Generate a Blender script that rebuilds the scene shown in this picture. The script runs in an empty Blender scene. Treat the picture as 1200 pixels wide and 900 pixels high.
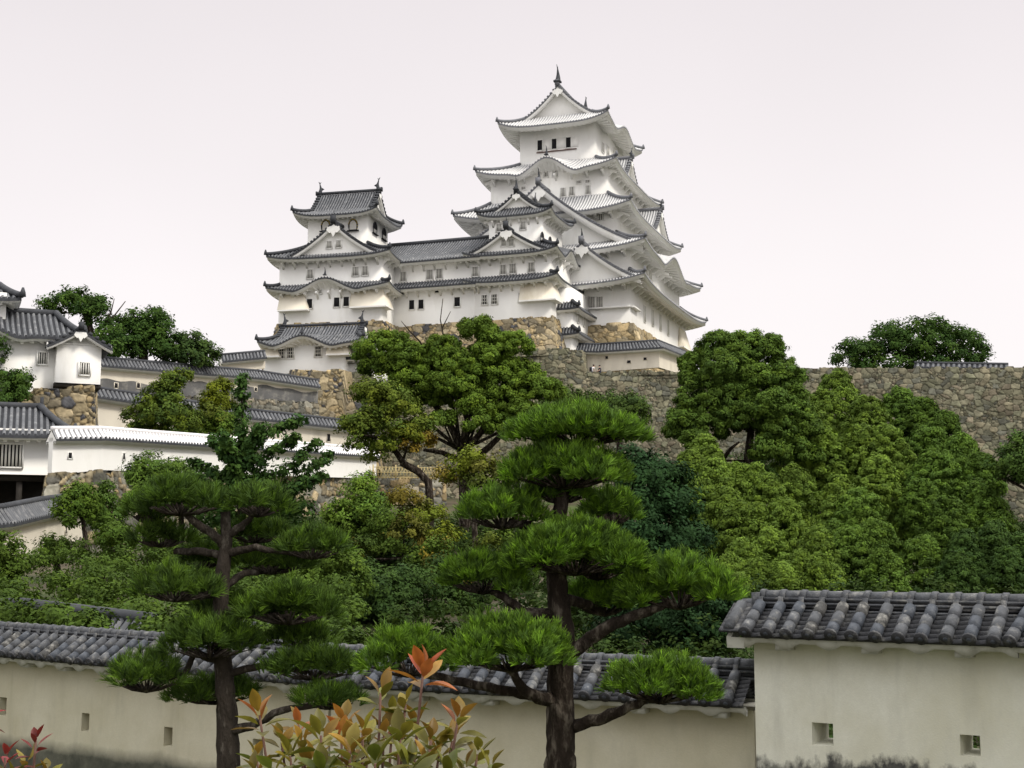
import bpy, math, random
import numpy as np
R = math.radians
rng = np.random.default_rng(7)
random.seed(7)
SC = bpy.context.scene
COL = SC.collection

# ------------------------------------------------------------------ camera, sky, sun, exposure
FPX, HORIZON, EYE = 1600.0, 660.0, 3.0
PITCH = math.atan((HORIZON - 450) / FPX)
cam = bpy.data.cameras.new('camera'); cam.sensor_width = 36; cam.lens = 36 * FPX / 1200
cam.clip_start = 0.1; cam.clip_end = 6000
camo = bpy.data.objects.new('camera', cam); COL.objects.link(camo)
camo.location = (0, 0, EYE); camo.rotation_euler = (math.pi / 2 + PITCH, 0, 0)
SC.camera = camo
SUN_DIR = np.array([0.80, -0.42, 0.95]); SUN_DIR /= np.linalg.norm(SUN_DIR)
SUN_EL = math.asin(SUN_DIR[2]); SUN_AZ = math.atan2(SUN_DIR[0], SUN_DIR[1])
W = bpy.data.worlds.new('World'); SC.world = W; W.use_nodes = True
nt = W.node_tree; nt.nodes.clear()
out = nt.nodes.new('ShaderNodeOutputWorld'); bg = nt.nodes.new('ShaderNodeBackground')
sky = nt.nodes.new('ShaderNodeTexSky'); sky.sky_type = 'NISHITA'; sky.sun_disc = False
sky.sun_elevation = SUN_EL; sky.sun_rotation = SUN_AZ
tc = nt.nodes.new('ShaderNodeTexCoord'); sep = nt.nodes.new('ShaderNodeSeparateXYZ')
ramp = nt.nodes.new('ShaderNodeValToRGB')          # overcast: the zenith is far brighter than the horizon
r_ = ramp.color_ramp; r_.elements[0].position = 0.0; r_.elements[0].color = (7.0, 6.6, 6.52, 1)
r_.elements[1].position = 1.0; r_.elements[1].color = (19, 18.7, 18.3, 1)
e_ = r_.elements.new(0.2); e_.color = (6.75, 6.32, 6.28, 1)
e_ = r_.elements.new(0.42); e_.color = (5.6, 5.2, 5.25, 1)
e_ = r_.elements.new(0.62); e_.color = (14, 13.7, 13.4, 1)
cl = nt.nodes.new('ShaderNodeTexNoise'); cl.inputs['Scale'].default_value = 1.6; cl.inputs['Detail'].default_value = 4
clr = nt.nodes.new('ShaderNodeMapRange'); clr.inputs[1].default_value = 0.3; clr.inputs[2].default_value = 0.7
clr.inputs[3].default_value = 0.955; clr.inputs[4].default_value = 1.045
mul = nt.nodes.new('ShaderNodeMixRGB'); mul.blend_type = 'MULTIPLY'; mul.inputs[0].default_value = 1
mx = nt.nodes.new('ShaderNodeMixRGB'); mx.inputs[0].default_value = 0.93
L = nt.links.new
L(tc.outputs['Generated'], sep.inputs[0]); L(sep.outputs[2], ramp.inputs[0])
L(tc.outputs['Generated'], cl.inputs['Vector']); L(cl.outputs['Fac'], clr.inputs[0])
L(ramp.outputs[0], mul.inputs[1]); L(clr.outputs[0], mul.inputs[2])
L(sky.outputs[0], mx.inputs[1]); L(mul.outputs[0], mx.inputs[2]); L(mx.outputs[0], bg.inputs[0])
bg.inputs[1].default_value = 0.10
L(bg.outputs[0], out.inputs[0])
sun = bpy.data.lights.new('sun', 'SUN'); sun.energy = 1.5; sun.angle = R(12); sun.color = (1.0, 0.93, 0.82)
suno = bpy.data.objects.new('sun', sun); COL.objects.link(suno)
from mathutils import Vector
suno.rotation_euler = Vector(SUN_DIR).to_track_quat('Z', 'Y').to_euler()
vs = SC.view_settings; vs.view_transform = 'Standard'; vs.look = 'None'; vs.exposure = 0.6; vs.gamma = 1.0
vs.use_curve_mapping = False

# ------------------------------------------------------------------ geometry helpers
_c, _s = math.cos(PITCH), math.sin(PITCH)
def ray(px, py):
    dx = (px - 600) / FPX; dy = (450 - py) / FPX
    return np.array([dx, _c - dy * _s, _s + dy * _c])
def at(px, py, Y):
    r = ray(px, py); p = r * (Y / r[1]); p[2] += EYE; return p
def ppm(Y): return FPX / Y                        # pixels per metre at depth Y

class Frame:
    """a building's own axes: u to the right along its front, v away from us"""
    def __init__(s, cx, cy, ang):
        a = R(ang); s.c = np.array([cx, cy]); s.e1 = np.array([math.cos(a), -math.sin(a)]); s.e2 = np.array([math.sin(a), math.cos(a)])
    def P(s, u, v, z):
        u, v, z = np.broadcast_arrays(np.asarray(u, float), np.asarray(v, float), np.asarray(z, float))
        x = s.c[0] + u * s.e1[0] + v * s.e2[0]; y = s.c[1] + u * s.e1[1] + v * s.e2[1]
        return np.stack([x, y, z], -1)
    def front(s, px, py, v):                      # (u, z) where a sight line meets the plane v = const
        r = ray(px, py); t = (s.c @ s.e2 + v) / (r[:2] @ s.e2); p = r * t; p[2] += EYE
        return (p[:2] - s.c) @ s.e1, p[2]
    def side(s, px, py, u):
        r = ray(px, py); t = (s.c @ s.e1 + u) / (r[:2] @ s.e1); p = r * t; p[2] += EYE
        return (p[:2] - s.c) @ s.e2, p[2]

class MB:
    def __init__(s): s.v = []; s.n = 0; s.f = []; s.poly = []; s.col = []
    def add(s, V, F, mat=0, col=None):
        V = np.asarray(V, float).reshape(-1, 3); F = np.asarray(F, int)
        s.v.append(V); s.f.append((F + s.n, np.broadcast_to(np.asarray(mat, int), (len(F),))))
        if col is not None: s.col.append(np.asarray(col, float))
        s.n += len(V)
    def grid(s, P, mat=0, col=None):
        n, m = P.shape[:2]; i = np.arange(n * m).reshape(n, m)
        F = np.stack([i[:-1, :-1], i[1:, :-1], i[1:, 1:], i[:-1, 1:]], -1)
        mt = np.broadcast_to(np.asarray(mat).reshape(-1, 1) if np.ndim(mat) else mat, F.shape[:2]).ravel()
        s.add(P.reshape(-1, 3), F.reshape(-1, 4), mt, col)
    def quad(s, a, b, c, d, mat=0): s.add([a, b, c, d], [[0, 1, 2, 3]], mat)
    def ngon(s, P, mat=0):
        s.v.append(np.asarray(P, float)); s.poly.append((list(range(s.n, s.n + len(P))), mat)); s.n += len(P)
    def prism(s, P, d, mat=0):
        P = np.asarray(P, float); d = np.asarray(d, float); n = len(P)
        s.ngon(P, mat); s.ngon((P + d)[::-1], mat)
        i = np.arange(n); j = (i + 1) % n
        s.add(np.vstack([P, P + d]), np.stack([i, j, j + n, i + n], -1), mat)
    def boxe(s, o, ex, ey, ez, mat=0):            # o = centre, half-extent vectors
        o, ex, ey, ez = [np.asarray(q, float) for q in (o, ex, ey, ez)]
        V = [o + a * ex + b * ey + c * ez for c in (-1, 1) for b in (-1, 1) for a in (-1, 1)]
        s.add(V, [[0, 2, 3, 1], [4, 5, 7, 6], [0, 1, 5, 4], [2, 6, 7, 3], [0, 4, 6, 2], [1, 3, 7, 5]], mat)
    def tube(s, pts, rad, n=8, mat=0, cap=True, wob=0.0):
        pts = np.asarray(pts, float); rad = np.broadcast_to(np.asarray(rad, float), (len(pts),))
        t = np.gradient(pts, axis=0); t /= np.linalg.norm(t, axis=1)[:, None] + 1e-9
        ref = np.array([0, 0, 1.0]) if abs(t[:, 2]).mean() < .8 else np.array([0.3, 1.0, 0.1])
        b = np.cross(t, ref); b /= np.linalg.norm(b, axis=1)[:, None] + 1e-9; nn = np.cross(b, t)
        th = np.linspace(0, 2 * np.pi, n, endpoint=False)
        rr = rad[:, None] * (1 + (wob * rng.standard_normal((len(pts), n)) if wob else 0))
        P = pts[:, None] + (np.cos(th)[None, :, None] * b[:, None] + np.sin(th)[None, :, None] * nn[:, None]) * rr[..., None]
        i = np.arange(len(pts) * n).reshape(len(pts), n); j = np.roll(i, -1, 1)
        F = np.stack([i[:-1], j[:-1], j[1:], i[1:]], -1).reshape(-1, 4)
        base = s.n; s.add(P.reshape(-1, 3), F, mat)
        if cap:
            s.poly.append((list(base + i[0][::-1]), mat)); s.poly.append((list(base + i[-1]), mat))
    def build(s, name, mats, parent=None, origin=None, smooth=False):
        V = np.vstack(s.v)
        if origin is None and parent is not None: origin = parent.matrix_world_loc if hasattr(parent, 'matrix_world_loc') else WORLD.get(parent.name, (0, 0, 0))
        org = np.array(origin if origin is not None else V.mean(0) * [1, 1, 0] + [0, 0, V[:, 2].min()], float)
        V = V - org
        if not isinstance(mats, (list, tuple)): mats = [mats]
        lv = []; ls = []; mi = []
        for F, m in s.f:
            lv.append(F.ravel()); ls.append(np.full(len(F), F.shape[1])); mi.append(m)
        for p, m in s.poly:
            lv.append(np.array(p)); ls.append(np.array([len(p)])); mi.append(np.array([m]))
        lv = np.concatenate(lv).astype(np.int32); ls = np.concatenate(ls).astype(np.int32); mi = np.concatenate(mi).astype(np.int32)
        me = bpy.data.meshes.new(name)
        me.vertices.add(len(V)); me.vertices.foreach_set('co', V.astype(np.float32).ravel())
        me.loops.add(len(lv)); me.loops.foreach_set('vertex_index', lv)
        me.polygons.add(len(ls)); st = np.concatenate([[0], np.cumsum(ls)[:-1]]).astype(np.int32)
        me.polygons.foreach_set('loop_start', st); me.polygons.foreach_set('material_index', mi)
        if smooth: me.polygons.foreach_set('use_smooth', np.ones(len(ls), bool))
        for m in mats: me.materials.append(M[m])
        if s.col:
            c = np.vstack(s.col); a = me.attributes.new('tint', 'FLOAT_COLOR', 'POINT')
            a.data.foreach_set('color', np.hstack([c, np.ones((len(c), 1))]).astype(np.float32).ravel())
        me.update(calc_edges=True)
        o = bpy.data.objects.new(name, me); COL.objects.link(o)
        if parent is not None:
            o.parent = parent; o.location = org - np.array(WORLD.get(parent.name, (0, 0, 0)))
        else: o.location = org
        WORLD[o.name] = tuple(org)
        return o
WORLD = {}
def thing(name, label, cat, loc, group=None):
    o = bpy.data.objects.new(name, None); COL.objects.link(o); o.location = tuple(loc); o.empty_display_size = .3
    WORLD[o.name] = tuple(loc); return tag(o, label, cat, group)
def tag(o, label, cat, group=None):
    o['label'] = label; o['category'] = cat
    if group: o['group'] = group
    return o
def struct(o): o['kind'] = 'structure'; return o

# ------------------------------------------------------------------ materials
M = {}
def mat(name, base, rough=0.8, var=0.12, scale=3.0, bump=0.0, bscale=None, attr=False, trans=0.0, second=None, second_rng=(.5, .65), second_scale=1.0, detail=5, stretch=None, spec=0.3):
    m = bpy.data.materials.new(name); m.use_nodes = True; n = m.node_tree; P = n.nodes['Principled BSDF']; k = n.links.new
    P.inputs['Roughness'].default_value = rough; P.inputs['Specular IOR Level'].default_value = spec
    tcn = n.nodes.new('ShaderNodeTexCoord'); vec = tcn.outputs['Object']
    if stretch:
        mp = n.nodes.new('ShaderNodeMapping'); mp.inputs['Scale'].default_value = stretch; k(vec, mp.inputs[0]); vec = mp.outputs[0]
    nz = n.nodes.new('ShaderNodeTexNoise'); nz.inputs['Scale'].default_value = scale; nz.inputs['Detail'].default_value = detail; k(vec, nz.inputs['Vector'])
    mr = n.nodes.new('ShaderNodeMapRange'); mr.inputs[1].default_value = .25; mr.inputs[2].default_value = .75
    mr.inputs[3].default_value = 1 - var; mr.inputs[4].default_value = 1 + var; k(nz.outputs['Fac'], mr.inputs[0])
    if attr:
        at_ = n.nodes.new('ShaderNodeAttribute'); at_.attribute_name = 'tint'; src = at_.outputs['Color']
        mm = n.nodes.new('ShaderNodeMixRGB'); mm.blend_type = 'MULTIPLY'; mm.inputs[0].default_value = 1; k(src, mm.inputs[1]); mm.inputs[2].default_value = (*base, 1); src = mm.outputs[0]
    else:
        rgb = n.nodes.new('ShaderNodeRGB'); rgb.outputs[0].default_value = (*base, 1); src = rgb.outputs[0]
    if second:
        nz2 = n.nodes.new('ShaderNodeTexNoise'); nz2.inputs['Scale'].default_value = second_scale; nz2.inputs['Detail'].default_value = 6; nz2.inputs['Roughness'].default_value = .65; k(vec, nz2.inputs['Vector'])
        m2 = n.nodes.new('ShaderNodeMapRange'); m2.inputs[1].default_value = second_rng[0]; m2.inputs[2].default_value = second_rng[1]; k(nz2.outputs['Fac'], m2.inputs[0])
        mm2 = n.nodes.new('ShaderNodeMixRGB'); k(m2.outputs[0], mm2.inputs[0]); k(src, mm2.inputs[1]); mm2.inputs[2].default_value = (*second, 1); src = mm2.outputs[0]
    mu = n.nodes.new('ShaderNodeMixRGB'); mu.blend_type = 'MULTIPLY'; mu.inputs[0].default_value = 1; k(src, mu.inputs[1]); k(mr.outputs[0], mu.inputs[2])
    k(mu.outputs[0], P.inputs['Base Color'])
    if bump:
        nb = n.nodes.new('ShaderNodeTexNoise'); nb.inputs['Scale'].default_value = bscale or scale * 4; nb.inputs['Detail'].default_value = 6; k(vec, nb.inputs['Vector'])
        bp = n.nodes.new('ShaderNodeBump'); bp.inputs['Strength'].default_value = bump; bp.inputs['Distance'].default_value = .03 if 'bark' not in name else .08; k(nb.outputs['Fac'], bp.inputs['Height']); k(bp.outputs[0], P.inputs['Normal'])
    if trans:
        tr = n.nodes.new('ShaderNodeBsdfTranslucent'); k(mu.outputs[0], tr.inputs[0]); ms = n.nodes.new('ShaderNodeMixShader'); ms.inputs[0].default_value = trans
        k(P.outputs[0], ms.inputs[1]); k(tr.outputs[0], ms.inputs[2]); k(ms.outputs[0], n.nodes['Material Output'].inputs[0])
    M[name] = m; return m

mat('plaster', (.84, .835, .81), .85, .05, .6, .08, 9, second=(.69, .68, .64), second_rng=(.54, .76), second_scale=.6, stretch=(1, 1, .30))
mat('plaster_bay', (.76, .71, .60), .85, .06, .6, .08, 9, second=(.60, .54, .42), second_rng=(.5, .75), second_scale=.6, stretch=(1, 1, .4))
mat('plaster_cream', (.70, .65, .55), .88, .08, .8, .1, 9, second=(.50, .46, .38), second_rng=(.52, .75), second_scale=.5, stretch=(1, 1, .3))
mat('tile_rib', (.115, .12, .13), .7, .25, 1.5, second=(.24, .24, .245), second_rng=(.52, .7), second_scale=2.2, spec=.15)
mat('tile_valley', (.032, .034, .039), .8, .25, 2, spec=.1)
mat('tile_edge', (.05, .053, .06), .7, .25, 2.5, spec=.15)
mat('tile_edge_pale', (.15, .155, .17), .75, .25, 2.5, spec=.15)
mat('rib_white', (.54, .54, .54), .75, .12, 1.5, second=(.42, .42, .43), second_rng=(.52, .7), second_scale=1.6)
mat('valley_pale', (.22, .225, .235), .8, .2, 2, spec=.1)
mat('coping_white', (.72, .71, .72), .75, .08, 2)
mat('wood_dark', (.03, .026, .022), .8, .3, 3)
mat('shade_dark', (.012, .012, .014), .9, .2, 3)
mat('lattice', (.60, .59, .55), .8, .1, 3)
mat('sill_red', (.10, .045, .035), .7, .2, 3)
mat('stone', (1, 1, 1), .92, .30, 3.5, .6, 7, attr=True, spec=.1)
mat('bark', (.030, .023, .018), .95, .5, 9, 1.0, 18, second=(.095, .082, .066), second_rng=(.50, .64), second_scale=9, stretch=(1, 1, .35), spec=.08)
mat('bark_pale', (.040, .033, .027), .95, .4, 6, 1.0, 14, second=(.11, .098, .082), second_rng=(.55, .66), second_scale=9, stretch=(1, 1, .4), spec=.08)
mat('bark_red', (.10, .05, .035), .7, .3, 20)
mat('tile_lichen', (.5, .5, .5), .8)
mat('leaf', (1, 1, 1), .75, .15, .7, attr=True, trans=.14, spec=.07)
mat('needle', (1, 1, 1), .7, .12, 2, attr=True, trans=.05, spec=.10)
mat('glossy_leaf', (1, 1, 1), .42, .22, 40, attr=True, trans=.3, spec=.25)
mat('earth', (.075, .062, .040), .95, .4, .8, .6, 3, second=(.05, .07, .02), second_rng=(.45, .6), second_scale=.35)
mat('grass', (1, 1, 1), .7, .2, 2, attr=True, trans=.2)
mat('bamboo', (.42, .34, .16), .6, .2, 4)
mat('skin', (.55, .36, .27), .6, .05, 5)
mat('cloth_white', (.75, .74, .76), .9, .05, 5)
mat('cloth_dark', (.03, .032, .045), .9, .1, 5)
mat('cloth_pink', (.60, .26, .28), .9, .1, 5)
mat('hair', (.015, .012, .01), .6, .1, 5)
mat('gold', (.55, .40, .08), .5, .1, 5)
# ------------------------------------------------------------------ roofs
def rib_cols(L0, L1, p):
    """sample positions across ribs: (S, height factor, material of the strip to the right: 0 rib 1 valley)"""
    n = max(2, int(round((L1 - L0) / p))); p = (L1 - L0) / n
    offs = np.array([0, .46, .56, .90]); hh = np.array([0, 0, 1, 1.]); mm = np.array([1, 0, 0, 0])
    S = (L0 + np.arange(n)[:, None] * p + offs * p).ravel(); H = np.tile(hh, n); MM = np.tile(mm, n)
    return np.append(S, L1), np.append(H, 0), MM
def drop(t): return .60 * t + .40 * (1 - (1 - t) ** 2)

def skirt(mb, F, a, b, ai, bi, ze, zt, aw=None, bw=None, sides='frbl', up=.8, bumps={}, p=.36, rib=.10, thick=.55, hips=True, sag=.3, brackets=0, soff=.35, rows=7):
    """hipped skirt roof: materials 0 rib 1 valley 2 edge 3 plaster"""
    aw = a - 1.6 if aw is None else aw; bw = b - 1.6 if bw is None else bw
    for sd in sides:
        if sd in 'fb': Lo, Li, Do, Di, Dw, Lw = a, ai, b, bi, bw, aw
        else: Lo, Li, Do, Di, Dw, Lw = b, bi, a, ai, aw, bw
        bc, bh, bz = bumps.get(sd, (0, 1, 0))
        def uv(S, D):
            return {'f': (S, -D), 'b': (-S, D), 'r': (D, S), 'l': (-D, -S)}[sd]
        def zf(S, t, extra=0):
            Lt = Lo + (Li - Lo) * t; q = np.minimum(np.abs(S) / np.maximum(Lt, 1e-6), 1)
            x = np.clip(np.abs(S - bc) / bh, 0, 1.5)
            bump = bz * np.where(x < 1, .5 + .5 * np.cos(np.pi * x), 0) - bz * .12 * np.exp(-((x - 1.05) / .22) ** 2)
            return ze + (zt - ze) * ((1 - sag) * t + sag * t * t) + up * q ** 4 * (1 - t) ** 1.3 + bump * (1 - t) ** .6 + extra
        S, H, MM = rib_cols(-Lo, Lo, p)
        if Li < Lo - 1e-4: tm = np.where(np.abs(S) <= Li, 1, (Lo - np.abs(S)) / (Lo - Li))
        else: tm = np.ones_like(S)
        T = tm[:, None] * np.linspace(0, 1, rows)[None, :]; SS = np.repeat(S[:, None], rows, 1)
        D = Do + (Di - Do) * T; Z = zf(SS, T) + H[:, None] * rib
        u, v = uv(SS, D); mb.grid(F.P(u, v, Z), MM)
        # tile-end line, fascia, soffit
        z0 = zf(S, 0 * S); u, v = uv(S, Do + 0 * S); top = F.P(u, v, z0 + H * rib * 1.15); ed = F.P(u, v, z0 - .16)
        mb.grid(np.stack([top, ed], 1), 2)
        Sc = np.linspace(-Lo, Lo, 49); zc = zf(Sc, 0 * Sc)
        k = (Lo - .10) / Lo; u1, v1 = uv(Sc * k, Do - .10 + 0 * Sc)
        u0, v0 = uv(Sc, Do + 0 * Sc)
        l0 = F.P(u0, v0, zc - .16); l1 = F.P(u1, v1, zc - .17); l2 = F.P(u1, v1, zc - thick)
        kk = (Lo - .30) / Lo; u2, v2 = uv(Sc * kk, Do - .30 + 0 * Sc); l3 = F.P(u2, v2, zc - thick + .02)
        u3, v3 = uv(Sc * (Lw / Lo), Dw - .02 + 0 * Sc); bz3 = (zc - ze)
        l4 = F.P(u3, v3, ze - thick + soff * (Do - Dw) + np.where(bz3 > 0, bz3 * .15, bz3))
        mb.grid(np.stack([l0, l1, l2, l3, l4], 1), 3)
        nr_ = max(4, int(2 * Lo / .62)); Sr = np.linspace(-Lo + .35, Lo - .35, nr_); zr_ = zf(Sr, 0 * Sr); bq = zr_ - ze
        qa = []
        for dw_, dz_ in ((-.10, 0), (-.10, -.13), (.10, -.13), (.10, 0)):
            u2, v2 = uv((Sr + dw_) * kk, Do - .34 + 0 * Sr); a_ = F.P(u2, v2, zr_ - thick + .03 + dz_)
            u3, v3 = uv((Sr + dw_) * (Lw / Lo), Dw - .02 + 0 * Sr); b_ = F.P(u3, v3, ze - thick + soff * (Do - Dw) + np.where(bq > 0, bq * .15, bq) + dz_); qa.append(np.stack([a_, b_], 1))
        for i_ in range(nr_):
            mb.grid(np.stack([qa[0][i_], qa[1][i_], qa[2][i_], qa[3][i_]], 0), 3); mb.quad(qa[0][i_][0], qa[1][i_][0], qa[2][i_][0], qa[3][i_][0], 3)
        if brackets:
            nb = max(2, int(2 * Lw / brackets)); 
            for s_ in np.linspace(-Lw + .5, Lw - .5, nb + 1):
                w = .11; o = (Do - Dw) * .62; zb = ze - thick + soff * (Do - Dw)
                prof = [(Dw - .05, zb - 1.05), (Dw - .05, zb + .1), (Dw + o, zb - soff * o + .05), (Dw + o, zb - soff * o - .22), (Dw + o * .5, zb - .50)]
                P1 = np.array([F.P(*uv(s_ - w, d), z) for d, z in prof]); P2 = np.array([F.P(*uv(s_ + w, d), z) for d, z in prof])
                mb.prism(P1, (P2 - P1)[0], 3)
        if hips and Li < Lo - 1e-4:
            t = np.linspace(0, 1, 9); Sx = Lo + (Li - Lo) * t
            for sg in ((1,) if sd in 'fr' else (1,)):
                u, v = uv(Sx * sg, Do + (Di - Do) * t); z = zf(Sx * sg, t) + .20
                mb.tube(F.P(u, v, z), .21, 6, 2)
                u, v = uv(np.array([1, 1, 1.0]) * (Lo + .05) , Do + .05 + np.zeros(3)); zz = zf(np.array([Lo * sg]), np.array([0.]))[0]
                mb.tube(F.P(u, v, zz + np.array([.1, .38, .68])), [.22, .18, .07], 6, 2)

def gable(mb, O, o, w, h, d, p=.36, rib=.10, band=.6, verge=.5, wall_in=.9, pend=True, flat=False, drp=drop, rows=9, base_drop=0.3):
    """gable roof; O = front end of its ridge, o = outward direction (2D)"""
    O = np.asarray(O, float); o = np.array([o[0], o[1], 0.]); o /= np.linalg.norm(o); l = np.array([o[1], -o[0], 0]) * -1
    Z = np.array([0, 0, 1.0])
    S, H, MM = rib_cols(0, d, p); t = np.linspace(0, 1, rows)
    for sg in (1, -1):
        P = O - o * S[:, None, None] + l * sg * w * t[None, :, None] + Z * (-h * drp(t)[None, :, None] + H[:, None, None] * rib)
        mb.grid(P, MM)
        base = O + l * sg * w * t[:, None] - Z * h * drp(t)[:, None]
        # underside and barge board
        for off, m_ in ((0.0, 2), ):
            mb.grid(np.stack([base + Z * rib, base - Z * .12], 0), 2)
        fr = base - o * .06
        mb.grid(np.stack([fr - Z * .12, fr - Z * band, fr - Z * band - o * .25, fr - Z * .2 - o * .25 - o * (wall_in - .2)], 0), 3)
        # triangular wall
        wl = base - o * wall_in
        mb.grid(np.stack([wl - Z * .15, np.array([[q[0], q[1], O[2] - h - base_drop] for q in wl])], 0), 3)
        # verge tiles
        nv = max(4, int(w * 1.25 / .42))
        for i in range(nv):
            q = (i + .5) / nv; c = O + l * sg * w * q - Z * h * drp(q) - o * verge * .5 + Z * (rib + .05)
            q2 = q + .01; dv = l * sg * w * .01 - Z * h * (drp(q2) - drp(q)); dv /= np.linalg.norm(dv)
            nn = np.cross(dv, o); mb.boxe(c, o * verge * .55, dv * .12, nn * .09, 2)
    mb.tube([O + o * .1 + Z * .2, O - o * d + Z * .2], .26 * min(1., .35 + w / 7), 6, 2)
    ks = min(1., .25 + w / 7); mb.boxe(O + o * .12 + Z * .42 * ks, o * .1, l * .30 * ks, Z * .40 * ks, 2)
    if pend:
        s = min(1, w / 6) + .25
        mb.prism([O + o * .02 + l * x * s - Z * (band + y * s) for x, y in ((-.55, -.1), (-.7, .25), (-.4, .55), (-.25, .5), (0, .95), (.25, .5), (.4, .55), (.7, .25), (.55, -.1))], -o * .12, 3)

def finial(P0, h, parent, mats='tile_edge', face=(1, 0)):
    """upturned fish finial: head on the ridge, tail in the air"""
    mb = MB(); f = np.array([face[0], face[1], 0.]); Z = np.array([0, 0, 1.])
    P0 = np.asarray(P0, float)
    pts = [P0 + f * .22 * h * math.sin(a) * (1 - a / 3) + Z * h * a / 2.6 for a in np.linspace(0, 2.6, 8)]
    mb.tube(pts, np.array([.15, .18, .16, .13, .10, .075, .05, .025]) * h, 8)
    tp = pts[-1]; n = np.array([-f[1], f[0], 0])
    mb.prism([tp - Z * .15 * h, tp + f * .16 * h + Z * .10 * h, tp + f * .04 * h + Z * .02 * h, tp - f * .14 * h + Z * .16 * h], n * .03 * h)
    mb.prism([pts[2] + f * .15 * h, pts[2] + f * .36 * h + Z * .12 * h, pts[4] + f * .12 * h], n * .03 * h)
    mb.boxe(P0 + Z * .02 * h, f * .22 * h, n * .22 * h, Z * .06 * h)
    return mb.build('finial', mats, parent)

def ring(mb, F, a, b, z0, z1, mat_=0, flare=0.0, top=True):
    P = [F.P(sx * (a + (flare if z == z0 else 0)), sy * (b + (flare if z == z0 else 0)), z) for z in (z0, z1) for sx, sy in ((-1, -1), (1, -1), (1, 1), (-1, 1))]
    mb.add(P, [[0, 1, 5, 4], [1, 2, 6, 5], [2, 3, 7, 6], [3, 0, 4, 7]] + ([[4, 5, 6, 7]] if top else []), mat_)

def win(parent, C, du, n, w, h, style='lattice', nb=4):
    """window on a wall: C centre, du along the wall, n outward"""
    mb = MB(); C = np.asarray(C, float); U = np.array([du[0], du[1], 0.]); N = np.array([n[0], n[1], 0.]); Z = np.array([0, 0, 1.])
    if style.startswith('arch'):
        pr = [(-1, -1), (1, -1), (1.0, .1), (.8, .6), (.35, .95), (0, 1.05), (-.35, .95), (-.8, .6), (-1.0, .1)]
        mb.prism([C + U * x * w / 2 + Z * y * h / 2 - N * .01 for x, y in pr], N * .05, 0)
        q = [C + U * x * w * .56 + Z * y * h * .54 + N * .05 for x, y in pr]
        mb.tube(q[1:] + [q[0]], .075, 5, 2)
        if style == 'arch_gold':
            for i_ in range(1, len(q) - 1):
                for f_ in (.25, .75): mb.boxe(q[i_] + (q[i_ + 1] - q[i_]) * f_ + N * .07, U * .045, N * .02, Z * .045, 3)
        mb.boxe(C + N * .06 - Z * h * .3, U * w * .44, N * .02, Z * h * .18, 1) if style == 'arch' else mb.prism([C + U * x * w * .42 + Z * y * h * .44 + N * .045 for x, y in pr], N * .03, 1)
        mb.boxe(C + N * .1 - Z * h * .56, U * w * .75, N * .1, Z * .06, 0)
        return mb.build('window', ['shade_dark', 'lattice', 'tile_edge', 'gold'], parent)
    mb.boxe(C, U * w / 2, N * .02, Z * h / 2, 0)
    if style != 'open':
        for i in range(nb):
            x = -w / 2 + w * (i + .5) / nb
            mb.boxe(C + U * x + N * .05, U * (w / nb * (.27 if style == 'lattice' else .13)), N * .045, Z * h / 2, 1)
        if style == 'grid':
            for y in (-.17, .17): mb.boxe(C + Z * y * h + N * .06, U * w / 2, N * .03, Z * .03, 1)
    for sx in (-1, 1): mb.boxe(C + U * sx * (w / 2 + .05) + N * .03, U * .05, N * .05, Z * (h / 2 + .1), 2)
    for sy in (-1, 1): mb.boxe(C + Z * sy * (h / 2 + .05) + N * .033, U * w / 2, N * .05, Z * .05, 2)
    return mb.build('window', ['shade_dark', 'lattice', 'plaster'], parent)
def wf(parent, F, v, px, py, w, h, style='lattice', nb=4):
    u, z = F.front(px, py, v); return win(parent, F.P(u, v - .03, z), F.e1, -F.e2, w, h, style, nb)
def wr(parent, F, u, px, py, w, h, style='lattice', nb=4):
    v, z = F.side(px, py, u); return win(parent, F.P(u + .03, v, z), F.e2, F.e1, w, h, style, nb)
def chute(parent, F, u0, u1, v0, v1, z0, z1):
    """stone-drop bay hugging a corner: flares outward to the bottom"""
    mb = MB(); e = .75
    P = [F.P(u0, v0, z1), F.P(u1, v0, z1), F.P(u1, v1, z1), F.P(u0, v1, z1), F.P(u0 - .0, v0 - e, z0), F.P(u1 + (e if v1 - v0 > .8 else 0), v0 - e, z0), F.P(u1 + (e if v1 - v0 > .8 else 0), v1, z0), F.P(u0, v1, z0)]
    mb.add(P, [[0, 1, 5, 4], [1, 2, 6, 5], [2, 3, 7, 6], [3, 0, 4, 7]], 0)
    Q = [p - np.array([0, 0, .16]) for p in P[4:]]
    for i in range(4): mb.quad(P[4 + i], P[4 + (i + 1) % 4], Q[(i + 1) % 4], Q[i], 1)
    mb.quad(*Q, 1)
    return mb.build('stone_drop', ['plaster_bay', 'plaster'], parent)
ROOF = ['tile_rib', 'tile_valley', 'tile_edge', 'plaster']
ROOFW = ['rib_white', 'valley_pale', 'tile_edge_pale', 'plaster']

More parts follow.
